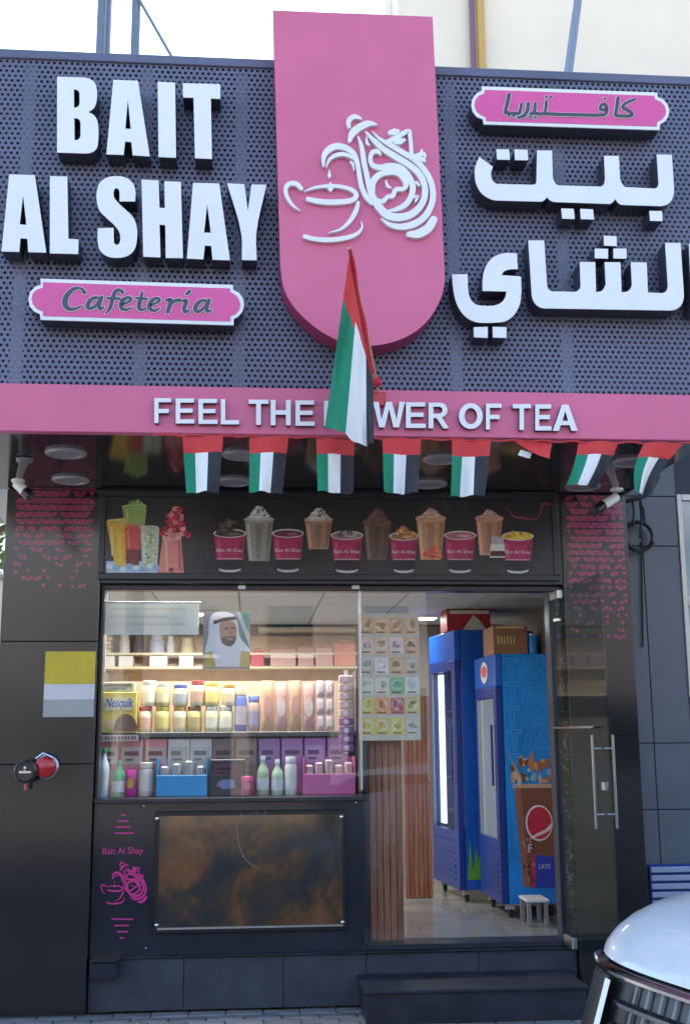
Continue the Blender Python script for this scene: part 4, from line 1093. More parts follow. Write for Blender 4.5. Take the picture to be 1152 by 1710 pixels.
def good(kind, px, w, zb, h, col, col2, lab, cat, y=YG+0.05, group=None):
    """w,h in metres; col body, col2 label/lid"""
    x = U(px, 1200, y).x
    t = thing(kind, (x, y, zb), lab, cat, group)
    if kind in ('jar', 'tin'):
        r = w/2
        MB().lathe((x, y+r, zb+0.001), [(r*.9,0),(r,0.008),(r,h*.72),(r*.86,h*.8),(r*.8,h*.82)], 18).build('body', gm(col), t, True)
        MB().lathe((x, y+r, zb+h*.82+0.0015), [(r*.86,0),(r*.88,0.004),(r*.88,h*.16),(r*.8,h*.18)], 18).build('lid', gm(col2), t, True)
        MB().lathe((x, y+r, zb+h*.16), [(r*1.012,0),(r*1.012,h*.42)], 18).build('label', gm(tuple(min(1, (a+b)/2*1.1) for a, b in zip(col, col2))), t, True)
    elif kind == 'bottle':
        r = w/2
        MB().lathe((x, y+r, zb+0.001), [(r*.9,0),(r,0.01),(r,h*.55),(r*.85,h*.66),(r*.38,h*.80),(r*.34,h*.88)], 18).build('body', gm(col, 0.2), t, True)
        MB().lathe((x, y+r, zb+h*.88+0.0015), [(r*.42,0),(r*.42,h*.10),(r*.36,h*.12)], 14).build('cap', gm(col2), t, True)
        MB().lathe((x, y+r, zb+h*.14), [(r*1.015,0),(r*1.015,h*.3)], 18).build('label', gm((0.6,0.6,0.62)), t, True)
    elif kind == 'packet':
        mb = MB(); n = 7; d = min(0.05, w*.45)
        for sgn in (0, 1):
            for j in range(n+1):
                v = j/n
                for i in range(n+1):
                    u = i/n
                    th = d*0.5*(max(0, 1-(2*u-1)**4)*max(0, 1-(2*v-1)**6))**0.7
                    mb.v.append((x-w/2+w*u*(1-0.05*math.sin(math.pi*v)*(1 if u > .5 else -1)*0), y+d*.5+(-th if sgn == 0 else th), zb+0.001+h*v))
        st_ = n+1
        for sgn in (0, 1):
            o_ = sgn*st_*st_
            for j in range(n):
                for i in range(n):
                    q = (o_+j*st_+i, o_+j*st_+i+1, o_+(j+1)*st_+i+1, o_+(j+1)*st_+i)
                    mb.f.append(q if sgn == 0 else q[::-1])
        mb.build('pouch', gm(col, 0.3), t, True)
        MB().prism([(x+w*.3*math.cos(k*math.pi/8), zb+h*.5+h*.2*math.sin(k*math.pi/8)) for k in range(16)], y-0.004, y+0.004, back=False).build('emblem', gm(col2), t)
    elif kind == 'crate':
        d = 0.16; tk = 0.006
        MB().box(x-w/2, x+w/2, y, y+d, zb+0.001, zb+tk).build('base', gm(col), t)
        MB().box(x-w/2, x+w/2, y-tk, y-0.0003, zb+0.001, zb+h*.55, 0.002).build('front', gm(col), t)
        for s in (-1, 1): MB().box(x+s*w/2-(tk if s > 0 else 0), x+s*w/2+(0 if s > 0 else tk), y, y+d, zb+tk+.0005, zb+h, 0.002).build('side', gm(col), t)
        MB().box(x-w/2+tk+.0005, x+w/2-tk-.0005, y+d-tk, y+d, zb+tk+.0005, zb+h, 0.002).build('back', gm(col), t)
        n = max(3, int(w/0.06))
        for k in range(n):
            xx = x-w/2+tk+(k+.5)*(w-2*tk)/n
            MB().box(xx-0.022, xx+0.022, y+0.02, y+0.12, zb+tk+.001, zb+h*(.78+.14*((k*7) % 3)/2), 0.008).build('packet', gm(col2), t)
    else:   # box / carton
        d = min(0.12, w*.8)
        MB().box(x-w/2, x+w/2, y, y+d, zb+0.001, zb+h, 0.004).build('carton', gm(col), t)
        MB().box(x-w*.42, x+w*.42, y-0.0012, y-0.0002, zb+h*.55, zb+h*.86).build('label', gm(col2), t)
        rg = random.Random(int(px*13+zb*100))
        if 'chocolate' in lab: return t
        c3 = tuple(min(.75, q*.5+rg.uniform(.0, .35)) for q in col2)
        MB().flat(blob(x+rg.uniform(-.08, .08)*w, zb+h*.32, w*.28, h*.13, int(px)), y-0.0008).build('picture', gm(c3), t)
        MB().box(x-w*.34, x+w*rg.uniform(.1, .34), y-0.0022, y-0.0014, zb+h*.70, zb+h*.78).build('wording', gm(tuple(q*.3 for q in col)), t)
        MB().box(x-w*.30, x+w*rg.uniform(.0, .2), y-0.0022, y-0.0014, zb+h*.61, zb+h*.65).build('wording', gm(tuple(q*.3 for q in col)), t)
    return t
# counter level
zc = ZC+0.0005
good('bottle', 176, 0.062, zc, 0.275, (0.55,0.62,0.70), (0.02,0.18,0.07), 'white milk bottle with green cap at the window left edge', 'bottle', y=0.13)
good('bottle', 201, 0.075, zc, 0.20, (0.03,0.30,0.16), (0.03,0.22,0.10), 'green bottle beside the white milk bottle', 'bottle', y=0.13)
good('packet', 221, 0.06, zc, 0.15, (0.60,0.05,0.30), (0.62,0.42,0.05), 'hot pink packet on the counter left of the blue crate', 'packet', y=0.13)
good('jar', 245, 0.085, zc, 0.19, (0.38,0.36,0.36), (0.55,0.52,0.50), 'grey jar on the counter left of the blue crate', 'jar', y=0.13)
good('crate', 306, 0.29, zc, 0.215, (0.02,0.30,0.62), (0.38,0.36,0.36), 'bright blue crate of packets on the counter', 'crate', y=0.13)
good('box', 382, 0.20, zc, 0.205, (0.025,0.02,0.03), (0.10,0.02,0.05), 'black box on the counter between blue crate and bottles', 'box', y=0.13)
good('packet', 414, 0.07, zc, 0.11, (0.42,0.04,0.14), (0.5,0.2,0.25), 'dark pink packet leaning at the black box', 'packet', y=0.085)
good('bottle', 440, 0.07, zc, 0.22, (0.36,0.46,0.30), (0.45,0.5,0.45), 'pale green bottle, left of two right of the black box', 'bottle', y=0.13)
good('bottle', 464, 0.07, zc, 0.20, (0.40,0.52,0.36), (0.62,0.62,0.6), 'pale green bottle with white cap next to the white jar', 'bottle', y=0.13)
good('jar', 486, 0.07, zc, 0.215, (0.62,0.60,0.52), (0.60,0.58,0.55), 'white jar on the counter left of the pink crate', 'jar', y=0.13)
good('crate', 550, 0.30, zc, 0.215, (0.62,0.12,0.32), (0.55,0.36,0.36), 'pink crate of packets at the right end of the counter', 'crate', y=0.13)
# second row on the counter, further back and higher
for i, (px, c, c2) in enumerate(((182,(0.52,0.14,0.15),(0.62,0.55,0.45)), (222,(0.55,0.20,0.20),(0.6,0.5,0.45)), (262,(0.50,0.16,0.17),(0.55,0.4,0.35)), (300,(0.45,0.40,0.36),(0.5,0.45,0.4)), (337,(0.42,0.36,0.34),(0.5,0.46,0.42)),
                                 (374,(0.16,0.09,0.08),(0.25,0.15,0.12)), (412,(0.20,0.12,0.10),(0.28,0.2,0.16)), (450,(0.24,0.11,0.24),(0.35,0.18,0.36)), (488,(0.26,0.11,0.26),(0.36,0.2,0.4)), (526,(0.25,0.10,0.27),(0.45,0.28,0.45)), (564,(0.24,0.10,0.28),(0.4,0.25,0.45)))):
    good('box', px, 0.128, zc, 0.325, tuple(min(.8, q*1.5) for q in c), c2, 'tall carton in the rear row under the window shelf, %s from left' % ORD[i], 'carton', y=YG+0.06)
# shelf level
ny = good('box', 199, 0.20, zs1, 0.235, (0.66,0.52,0.10), (0.62,0.60,0.36), 'yellow chocolate drink box with blue lettering on the window shelf', 'carton', y=YG+0.0)
x = U(199, 1200, YG).x
mb = MB(); text_on(mb, 'Nesquik', x, zs1+0.165, YG-0.002, 0.075, width=0.165, offset=0.001, shear=0.25); mb.build('brand_name', gm((0.02,0.05,0.45)), ny)
bw = MB().prism([(x+0.04+0.07*math.cos(k*math.pi/10), zs1+0.008+0.10*math.sin(k*math.pi/10)) for k in range(11)], YG-0.003, YG-0.0004, back=False).build('bowl_print', gm((0.16,0.09,0.07)), ny)
MB().prism([(x-0.045+0.026*math.cos(k*math.pi/6), zs1+0.05+0.03*math.sin(k*math.pi/6)) for k in range(12)], YG-0.003, YG-0.0004, back=False).build('cereal_print', gm((0.60,0.48,0.30)), ny)
good('box', 196, 0.19, zs1+0.237, 0.055, (0.60,0.56,0.36), (0.25,0.20,0.10), 'flat cream carton lying on the yellow drink box', 'carton', y=YG+0.005)
rowcol = [((0.62,0.58,0.40),(0.66,0.62,0.50)), ((0.66,0.58,0.26),(0.66,0.64,0.52)), ((0.68,0.64,0.46),(0.64,0.60,0.36)), ((0.66,0.54,0.22),(0.66,0.62,0.44)), ((0.66,0.60,0.36),(0.7,0.66,0.5))]
for i in range(6):
    for k in range(2):
        c, c2 = rowcol[(i+k*2) % 5]
        c2 = ((0.45,0.05,0.05),(0.66,0.62,0.5),(0.25,0.14,0.06),(0.62,0.5,0.1),(0.08,0.12,0.4),(0.6,0.58,0.5),(0.5,0.3,0.08))[(i*3+k*5) % 7]
        good('jar', 244+i*27+k*2+((i*7+k*3) % 5-2), 0.085+0.006*((i+k) % 2), zs1+k*0.152, 0.15-0.012*((i*k) % 3), c, c2, '%s cream jar on the window shelf, %s from the yellow drink box' % (('lower', 'upper')[k], ORD[i]), 'jar')
for i, (c, c2) in enumerate((((0.10,0.15,0.40),(0.62,0.5,0.3)), ((0.5,0.35,0.28),(0.15,0.2,0.45)))):
    good('jar', 402+i*22, 0.075, zs1, 0.26-0.05*i, c, c2, ('blue jar among the cream and peach goods on the shelf', 'brown jar with blue lid left of the peach packets')[i], 'jar')
for i in range(4):
    good('packet', 447+i*23, 0.078, zs1, 0.30-0.02*(i % 2), ((0.66,0.40,0.24),(0.64,0.36,0.30))[i % 2], ((0.6,0.3,0.25),(0.66,0.55,0.5))[i % 2], 'peach packet on the window shelf, %s of the row' % ORD[i], 'packet')
for i in range(2):
    for k in range(3):
        good('packet', 536+i*15, 0.05, zs1+k*0.10, 0.098, (0.64,0.48,0.46), (0.66,0.60,0.58), 'small pale pink packet right of the peach ones, %s column, %s up' % (('left', 'right')[i], ORD[k]), 'packet')
# clip strip of snack packets at the right end of the window
xx = U(578, 1180, YG-0.03).x
cs = thing('clip_strip', (xx, YG-0.03, zs1-0.15), 'hanging strip of small pink and purple packets at the window right edge', 'clip strip')
MB().box(xx-0.012, xx+0.012, YG-0.028, YG-0.025, zs1-0.13, zs2).build('strip', 'white_plastic', cs)
for k in range(9):
    z = zs1-0.12+k*0.05
    MB().box(xx-0.045, xx+0.045, YG-0.045, YG-0.0285, z, z+0.046, 0.006).build('packet', gm(((0.24,0.07,0.30),(0.24,0.07,0.30),(0.62,0.40,0.38))[min(2, k//2)]), cs)
    MB().prism([(xx+0.016*math.cos(q*math.pi/5), z+0.023+0.015*math.sin(q*math.pi/5)) for q in range(10)], YG-0.047, YG-0.0452, back=False).build('emblem', gm((0.62,0.56,0.56)), cs)
# red price rail with wording
mb = MB(); z = U(190, 1233, YG-0.02).z; xa, xb = U(167, 1233, YG-0.02).x, U(232, 1233, YG-0.02).x
t = thing('price_rail', (xa, YG-0.025, z), 'narrow white price rail under the yellow drink box', 'price rail')
MB().box(xa, xb, YG-0.026, YG-0.021, z-0.016, z+0.02).build('rail', gm((0.58,0.52,0.48)), t)

for k in range(11): mb.box(xa+0.01+k*0.019, xa+0.02+k*0.019+0.004*(k % 2), YG-0.0272, YG-0.0262, z-0.008, z+0.012)
mb.build('wording', gm((0.15,0.06,0.06)), t)

# ---- menu poster on the glass
a, b = U(598, 1024, 0.012), U(703, 1236, 0.012)
mn = thing('menu_poster', ((a.x+b.x)/2, 0.012, b.z), 'menu poster with rows of food pictures on the glass side panel', 'menu')
MB().box(a.x, b.x, 0.012, 0.0165, b.z, a.z).build('sheet', gm((0.50,0.44,0.36)), mn)
rr = random.Random(12)
rowsm = [[(0.55,0.30,0.13),(0.60,0.38,0.16),(0.52,0.28,0.15),(0.58,0.33,0.16)], [(0.62,0.44,0.34),(0.64,0.40,0.24),(0.66,0.52,0.48),(0.60,0.33,0.16)],
         [(0.52,0.40,0.32),(0.64,0.56,0.54),(0.58,0.34,0.14),(0.46,0.36,0.28)], [(0.50,0.52,0.38),(0.60,0.50,0.40),(0.16,0.42,0.20),(0.58,0.58,0.52)], [(0.56,0.44,0.08),(0.62,0.28,0.08),(0.46,0.12,0.10),(0.52,0.42,0.12)], [(0.58,0.46,0.08),(0.56,0.42,0.10),(0.60,0.48,0.12),(0.50,0.44,0.36)]]
W_, H_ = b.x-a.x, a.z-b.z
for j, rw in enumerate(rowsm):
    for i, c in enumerate(rw):
        cx = a.x+W_*(0.13+i*0.247); cz = a.z-H_*(0.10+j*0.158)
        MB().box(cx-W_*.112, cx+W_*.112, 0.0108, 0.0118, cz-H_*.066, cz+H_*.062).build('picture', gm(tuple(min(1, x_*1.05+.02) for x_ in c)), mn)
        rm = random.Random(j*17+i)
        MB().flat(ell(cx, cz+H_*.008, W_*.095, H_*.045, 14), 0.0105).build('plate_print', gm(tuple(min(.7, x_*.5+.3) for x_ in c)), mn)
        for k in range(5):
            g_ = rm.uniform(.45, 1.15); cc_ = tuple(min(.7, max(.01, x_*g_*rm.uniform(.75, 1.2))) for x_ in c)
            MB().flat(blob(cx+rm.uniform(-.05, .05)*W_, cz+H_*(.008+rm.uniform(-.02, .02)), W_*rm.uniform(.02, .05), H_*rm.uniform(.012, .024), j*50+i*7+k, 9), 0.0103-k*0.0002).build('dish_print', gm(cc_), mn)
        MB().box(cx-W_*.08, cx+W_*.06, 0.0090, 0.0093, cz-H_*.058, cz-H_*.047).build('price_line', gm((0.2,0.12,0.1)), mn)

# ---- wood panels of the counter end
def plank_panel(x0, x1, y, z0, z1, lab, n):
    t = thing('wood_panel', ((x0+x1)/2, y, z0), lab, 'wood panel')
    MB().box(x0, x1, y+0.012, y+0.03, z0, z1).build('backing', 'shelf_dark', t)
    w = (x1-x0)/n
    for k in range(n):
        MB().box(x0+k*w+0.0015, x0+(k+1)*w-0.0015, y+random.uniform(0, .002), y+0.0115, z0+0.003, z1-0.003, 0.003).build('slat', WOODS[k % 3], t)
def wood_mat(name, c1, c2):
    m = M(name, c1, 0.42); nt = m.node_tree; b = nt.nodes['Principled BSDF']
    tc = nt.nodes.new('ShaderNodeTexCoord'); mp = nt.nodes.new('ShaderNodeMapping'); mp.inputs['Scale'].default_value = (60, 60, 2.5)
    n = nt.nodes.new('ShaderNodeTexNoise'); n.inputs['Scale'].default_value = 1.5; n.inputs['Detail'].default_value = 6
    r = nt.nodes.new('ShaderNodeValToRGB'); r.color_ramp.elements[0].color = (*c1, 1); r.color_ramp.elements[1].color = (*c2, 1)
    r.color_ramp.elements[0].position = .3; r.color_ramp.elements[1].position = .7
    nt.links.new(tc.outputs['Object'], mp.inputs[0]); nt.links.new(mp.outputs[0], n.inputs['Vector']); nt.links.new(n.outputs['Fac'], r.inputs[0]); nt.links.new(r.outputs[0], b.inputs['Base Color'])
    return name
WOODS = [wood_mat('wood_a', (0.24,0.075,0.036), (0.52,0.21,0.11)), wood_mat('wood_b', (0.20,0.062,0.030), (0.46,0.18,0.09)), wood_mat('wood_c', (0.26,0.085,0.042), (0.56,0.24,0.125))]
plank_panel(U(617, 1400, 0.10).x, U(673, 1400, 0.10).x, 0.10, FLOOR+0.032, 1.62, 'slatted reddish wood panel at the counter end beside the doorway', 5)
plank_panel(U(676, 1400, 1.9).x, U(722, 1400, 1.9).x, 1.9, FLOOR+0.012, 1.75, 'darker wood panel further inside, left of the fridges', 6)
MB_ = MB().box(XM+0.033, U(617, 1400, 0.10).x-0.002, 0.05, 0.6, FLOOR+0.032, 1.5)
tag(MB_.build('counter_post', 'frame'), 'dark upright post between counter and wood panel', 'post')

# ---- fridges
M('fridge_blue', (0.015, 0.11, 0.50), 0.3, var=0.15, vscale=3); M('fridge_navy', (0.012, 0.040, 0.24), 0.35); M('fridge_sky', (0.010, 0.25, 0.74), 0.3, var=0.2, vscale=4)
M('fridge_in', (0.55, 0.60, 0.62), 0.4); M('fridge_led', (1, 1, 1), 0.5, emit=(0.92, 1.0, 0.96), estr=0.55); M('wire', (0.5, 0.5, 0.52), 0.3, metal=0.8)
M('castor', (0.55, 0.54, 0.52), 0.4); M('grass_print', (0.12, 0.36, 0.03), 0.4); M('line_blue', (0.07, 0.36, 0.66), 0.35)
M('fridge_frost', (0.26, 0.32, 0.38), 0.12, spec=0.7, var=0.1, vscale=3)
glass_mat('fridge_glass', (0.75, 0.82, 0.85))
def fridge(loc, rz, w, d, h, label, side_mat, led, navy):
    """front faces -x locally: front plane x=0, width along y 0..w, body towards +x"""
    t = thing('drinks_fridge', loc, label, 'fridge', rz=rz)
    B = lambda *a, **k: MB().box(*a, **k)
    zb = 0.09
    B(0.05, d, 0, 0.03, zb, h).build('near_side', side_mat, t, local=True)
    B(0.05, d, w-0.03, w, zb, h).build('far_side', navy, t, local=True)
    B(d-0.03, d, 0.0305, w-0.0305, zb, h).build('back', navy, t, local=True)
    B(0.05, d-0.0305, 0.0305, w-0.0305, h-0.20, h).build('top', navy, t, local=True)
    B(0.05, d-0.0305, 0.0305, w-0.0305, zb, zb+0.33).build('base', navy, t, local=True)
    B(0.06, d-0.031, 0.031, w-0.031, zb+0.3305, zb+0.345).build('inner_floor', 'fridge_in', t, local=True)
    B(d-0.045, d-0.031, 0.031, w-0.031, zb+0.346, h-0.201).build('inner_back', 'fridge_in', t, local=True)
    for k in range(4):
        z = zb+0.52+k*(h-0.95)/4
        s = MB()
        for q in range(7): s.box(0.07, d-0.05, 0.05+q*(w-0.1)/6-0.002, 0.05+q*(w-0.1)/6+0.002, z, z+0.004)
        s.build('wire_shelf', 'wire', t, local=True)
    dr = B(0.0, 0.045, 0.0, 0.06, zb+0.33, h-0.22, bev=0.004).build('door', navy, t, local=True)
    B(0.0, 0.045, w-0.06, w, zb+0.33, h-0.22, bev=0.004).build('stile', navy, dr, local=True)
    B(0.0, 0.045, 0.0605, w-0.0605, zb+0.33, zb+0.40, bev=0.004).build('rail', navy, dr, local=True)
    B(0.0, 0.045, 0.0605, w-0.0605, h-0.29, h-0.22, bev=0.004).build('rail', navy, dr, local=True)
    B(0.018, 0.024, 0.0605, w-0.0605, zb+0.4005, h-0.2905).build('pane', 'fridge_glass' if led else 'fridge_frost', dr, local=True)
    for (ya, yb2) in ((0.061, 0.069), (w-0.069, w-0.061)):
        B(-0.003, 0.016, ya, yb2, zb+0.4005, h-0.291).build('trim', 'steel', dr, local=True)
    B(-0.035, -0.02, 0.02, 0.04, zb+0.75, zb+1.15, bev=0.004).build('handle', navy, dr, local=True)
    B(0.0, 0.049, 0.0, w, h-0.2195, h, bev=0.006).build('header', 'fridge_blue', t, local=True)
    B(0.0, 0.049, 0.0, w, zb, zb+0.3295, bev=0.006).build('kick_panel', navy, t, local=True)
    for k in range(5):
        B(-0.006, -0.0005, w*.12, w*.9, zb+0.06+k*0.045, zb+0.075+k*0.045).build('louvre', 'fridge_navy', t, local=True)
    if led:
        B(0.055, 0.075, w-0.16, w-0.055, zb+0.42, h-0.30).build('light_strip', 'fridge_led', t, local=True)
        B(0.055, 0.075, 0.055, 0.075, zb+0.42, h-0.30).build('light_strip', 'fridge_led', t, local=True)
    for (cx, cy) in ((0.07, 0.07), (0.07, w-0.07), (d-0.07, 0.07), (d-0.07, w-0.07)):
        k = MB().box(cx-0.03, cx+0.03, cy-0.02, cy+0.02, 0.05, zb-0.0005, bev=0.004).build('castor', 'castor', t, local=True)
        MB().lathe((cx-0.012, cy, 0.031), [(0.024, 0), (0.03, 0.004), (0.03, 0.02), (0.024, 0.024)], 14, 'x').build('wheel', 'rubber', k, True, local=True)
    return t
c = UZ(838, 1511, FLOOR+0.09)
fr1 = fridge((c.x, c.y, FLOOR), math.radians(2.0), 0.60, 0.50, U(838, 1092, c.y).z-FLOOR, 'bright blue drinks fridge with a printed cup on its side, nearer the door', 'fridge_sky', False, 'fridge_navy')
H1 = U(838, 1092, c.y).z-FLOOR
c2 = Vector((U(763, 1300, c.y+0.72).x, c.y+0.72, FLOOR))
H2 = U(763, 1052, c2.y).z-FLOOR
fr2 = fridge((c2.x, c2.y, FLOOR), math.radians(6.5), 0.70, 0.62, H2, 'dark blue drinks fridge with bright light strip, left of the bright blue one', 'fridge_blue', True, 'fridge_navy')
# side print of the near fridge (local coordinates, near side y=0)
GL_S = [((x_-405)/170.0, 1-(y_-60)/342.0) for x_, y_ in S_OUT]
def outline(mb, poly, x, z, w, h, y, lw):
    P = [(x+p_[0]*w, z+p_[1]*h) for p_ in poly]
    for i in range(len(P)):
        (xa, za), (xb, zb) = P[i], P[(i+1) % len(P)]
        l = math.hypot(xb-xa, zb-za) or 1; nx, nz = -(zb-za)/l*lw/2, (xb-xa)/l*lw/2
        ex, ez = (xb-xa)/l*lw/2, (zb-za)/l*lw/2
        mb.add([(xa+nx-ex, y, za+nz-ez), (xa-nx-ex, y, za-nz-ez), (xb-nx+ex, y, zb-nz+ez), (xb+nx+ex, y, zb+nz+ez)], [(0, 1, 2, 3)])
nrow = 8; rh = (H1-0.45)/nrow
for k in range(nrow):
    mb = MB()
    z = H1-0.02-(k+1)*rh
    for j, ch in enumerate('TAS'):
        g = {'T': glyph('T')[0], 'A': glyph('A', .26)[0], 'S': GL_S}[ch]
        outline(mb, g, 0.062+j*0.112+0.008*(k % 2), z+rh*.08, 0.098, rh*.84, -0.0012-0.0004*(j % 2), 0.006)
        if ch == 'A': outline(mb, glyph('A', .26)[1][0], 0.062+j*0.112+0.008*(k % 2), z+rh*.08, 0.098, rh*.84, -0.0018, 0.005)
    mb.build('letter_print', 'line_blue', fr1, local=True)
# printed glass of cola with red circle badge
def fp(poly, col, name, lay):
    MB().flat([(max(0.055, p_[0]), p_[1]) for p_ in poly], -0.0025-lay*0.0008).build(name, prt(col, 0.3), fr1, local=True)
fp([(0.145,0.20),(0.45,0.20),(0.45,0.83),(0.105,0.83)], (0.15,0.055,0.035), 'glass_print', 0)
fp([(0.145,0.20),(0.185,0.20),(0.15,0.83),(0.105,0.83)], (0.24,0.095,0.06), 'glass_edge', .5)
fp([(0.098,0.825),(0.45,0.825),(0.45,0.85),(0.098,0.85)], (0.42,0.26,0.18), 'glass_rim', 1)
rs_ = random.Random(5)
for i in range(26):
    fx, fz = rs_.uniform(.10, .40), rs_.uniform(.86, 1.0)
    fp(blob(fx, fz, rs_.uniform(.012, .03), rs_.uniform(.012, .035), 60+i, 9, .3), ((0.30,0.10,0.04),(0.40,0.36,0.30),(0.14,0.05,0.03),(0.20,0.30,0.36),(0.45,0.24,0.10))[i % 5], 'splash_print', 1.2+i*.05)
fp([(0.12,0.93),(0.06,1.10),(0.10,1.0),(0.17,0.88)], (0.45,0.22,0.08), 'splash_print', 2.6)
fp([(0.20,0.98),(0.24,1.08),(0.25,0.98),(0.24,0.92)], (0.35,0.15,0.06), 'splash_print', 2.6)
fp(ell(0.265, 0.60, 0.092, 0.115, 28), (0.55,0.50,0.50), 'badge_ring', 2)
fp(ell(0.268, 0.60, 0.083, 0.104, 28), (0.42,0.02,0.05), 'badge', 2.6)
fp(smooth_closed([(0.20,0.50),(0.25,0.515),(0.33,0.55),(0.352,0.60),(0.31,0.56),(0.24,0.53)], 3), (0.55,0.52,0.52), 'badge_wave', 3.2)
fp([(0.225,0.19),(0.38,0.19),(0.38,0.38),(0.235,0.40)], (0.02,0.04,0.30), 'packet_print', 2)
fp([(0.20,0.19),(0.2245,0.19),(0.234,0.39),(0.21,0.38)], (0.36,0.02,0.08), 'packet_print', 2)
for i in range(16): fp(blob(rs_.uniform(.15, .22), rs_.uniform(.2, .5), .010, .014, 80+i, 8, .4), ((0.30,0.10,0.07),(0.08,0.02,0.03),(0.30,0.16,0.12))[i % 3], 'bubble_print', 2.6+.05*i)
mb = MB(); text_on(mb, 'LAYS', 0.29, 0.325, -0.0060, 0.045, width=0.075); text_on(mb, 'F', 0.20, 0.44, -0.0060, 0.075); mb.build('word_print', prt((0.45,0.45,0.5)), fr1, local=True)
# flame badge on the header (front x=0) and grass print on the far fridge side
mb = MB(); mb.add([(-0.0015, 0.30+0.10*math.cos(k*math.pi/8), H1-0.11+0.075*math.sin(k*math.pi/8)) for k in range(16)], [tuple(range(16))]); mb.build('header_badge', prt((0.55,0.55,0.60)), fr1, local=True)
mb = MB(); mb.add([(-0.0025, 0.30+0.085*math.cos(k*math.pi/8), H1-0.105+0.04*math.sin(k*math.pi/8)) for k in range(16)], [tuple(range(16))]); mb.build('header_badge', prt((0.60,0.10,0.05)), fr1, local=True)
for k in range(7):
    x_ = 0.06+k*0.035
    MB().flat([(x_, 0.16), (x_+0.045, 0.16), (x_+0.02+0.015*math.sin(k*2), 0.40+0.05*math.cos(k*1.7))], -0.002-k*0.0003).build('grass_print', 'grass_print', fr2, local=True)
# things on top of the fridges
za, zb_ = FLOOR+H1, FLOOR+H2
a = U(806, 1090, c.y+0.12); b = U(876, 1046, c.y+0.12)
t = thing('carton', ((a.x+b.x)/2, c.y+0.1, za), 'brown cardboard carton on top of the bright blue fridge', 'carton')
M('cardboard', (0.26, 0.13, 0.06), 0.7, var=0.12)
xl_ = max(a.x, c.x+0.01)
MB().box(xl_, b.x, c.y+0.06, c.y+0.4, za+0.001, b.z, 0.004).build('box', 'cardboard', t)
mb = MB()
for k in range(6): mb.box(xl_+0.03+k*0.022, xl_+0.038+k*0.022, c.y+0.0585, c.y+0.0597, (za+b.z)/2-0.03+0.006*(k % 2), (za+b.z)/2+0.03-0.004*(k % 3))
mb.build('print', prt((0.50,0.36,0.16)), t)
MB().box(xl_+0.02, b.x-0.02, c.y+0.058, c.y+0.0595, b.z-0.02, b.z-0.004).build('tape', prt((0.42,0.28,0.16)), t)
a = U(888, 1093, c.y+0.1)
t = thing('tin', (a.x, c.y+0.1, za), 'blue tin at the right end on top of the bright blue fridge', 'tin')
MB().lathe((a.x, c.y+0.1, za+0.001), [(0.034,0),(0.036,0.01),(0.036,0.12),(0.032,0.13)], 18).build('body', 'fridge_sky', t, True)
MB().lathe((a.x, c.y+0.1, za+0.132), [(0.033,0),(0.033,0.008),(0.03,0.01)], 18).build('lid', 'steel', t, True)
yb = c2.y+0.1
a, b = U(728, 1050, yb), U(818, 1018, yb)
t = thing('red_crate', ((a.x+b.x)/2, yb, zb_), 'red and white display box on top of the dark blue fridge', 'box')
M('red_card', (0.42, 0.02, 0.03), 0.5, var=0.1)
xa = max(a.x, c2.x-0.03); h_ = max(0.12, b.z-zb_)
MB().box(xa, b.x, yb, yb+0.3, zb_+0.001, zb_+h_, 0.004).build('box', 'red_card', t)
MB().prism([(xa+0.12, zb_+0.01), (xa+0.30, zb_+0.01), (xa+0.24, zb_+h_*.55), (xa+0.20, zb_+h_*.75)], yb-0.003, yb-0.0005).build('white_flash', prt((0.45,0.45,0.42)), t)
MB().box(xa+0.02, b.x-0.01, yb-0.003, yb-0.0005, zb_+h_*.80, zb_+h_*.96).build('white_strip', prt((0.5,0.48,0.42)), t)
# strip lamp at the ceiling over the doorway
a, b = U(742, 990, 0.5), U(880, 1001, 0.5)
t = thing('strip_lamp', ((a.x+b.x)/2, 0.5, ICE), 'white strip lamp at the ceiling over the doorway', 'ceiling lamp')
MB().box(a.x, b.x, 0.47, 0.53, ICE-0.05, ICE-0.007, 0.004).build('housing', 'white_plastic', t)
MB().box(a.x+0.01, b.x-0.01, 0.4665, 0.4695, ICE-0.045, ICE-0.012).build('diffuser', M('strip_dim', (0.8,0.8,0.78), 0.5, emit=(1, .97, .9), estr=0.12), t)
# bench by the right fridge
a, b = UZ(872, 1492, FLOOR+0.13), UZ(935, 1505, FLOOR+0.13)
t = thing('low_stool', (a.x, a.y, FLOOR), 'low white stool in front of the bright blue fridge', 'stool')
zz = FLOOR+0.16
yy0 = c.y-0.30
xa, xb = U(872, 1495, yy0+.1).x, 2.74
MB().box(xa, xb, yy0, yy0+0.22, zz-0.018, zz, 0.004).build('seat', 'white_plastic', t)
for (lx, ly) in ((xa+0.02, yy0+0.02), (xb-0.02, yy0+0.02), (xa+0.02, yy0+0.2), (xb-0.02, yy0+0.2)):
    MB().box(lx-0.012, lx+0.012, ly-0.012, ly+0.012, FLOOR+0.001, zz-0.0185).build('leg', 'grey_plastic', t)

# ---- open glass door
dx = XD1+0.02
dr = thing('glass_door', (dx, -0.005, FLOOR), 'frameless glass door standing open in front of the right pillar', 'door', rz=math.radians(-87.5))
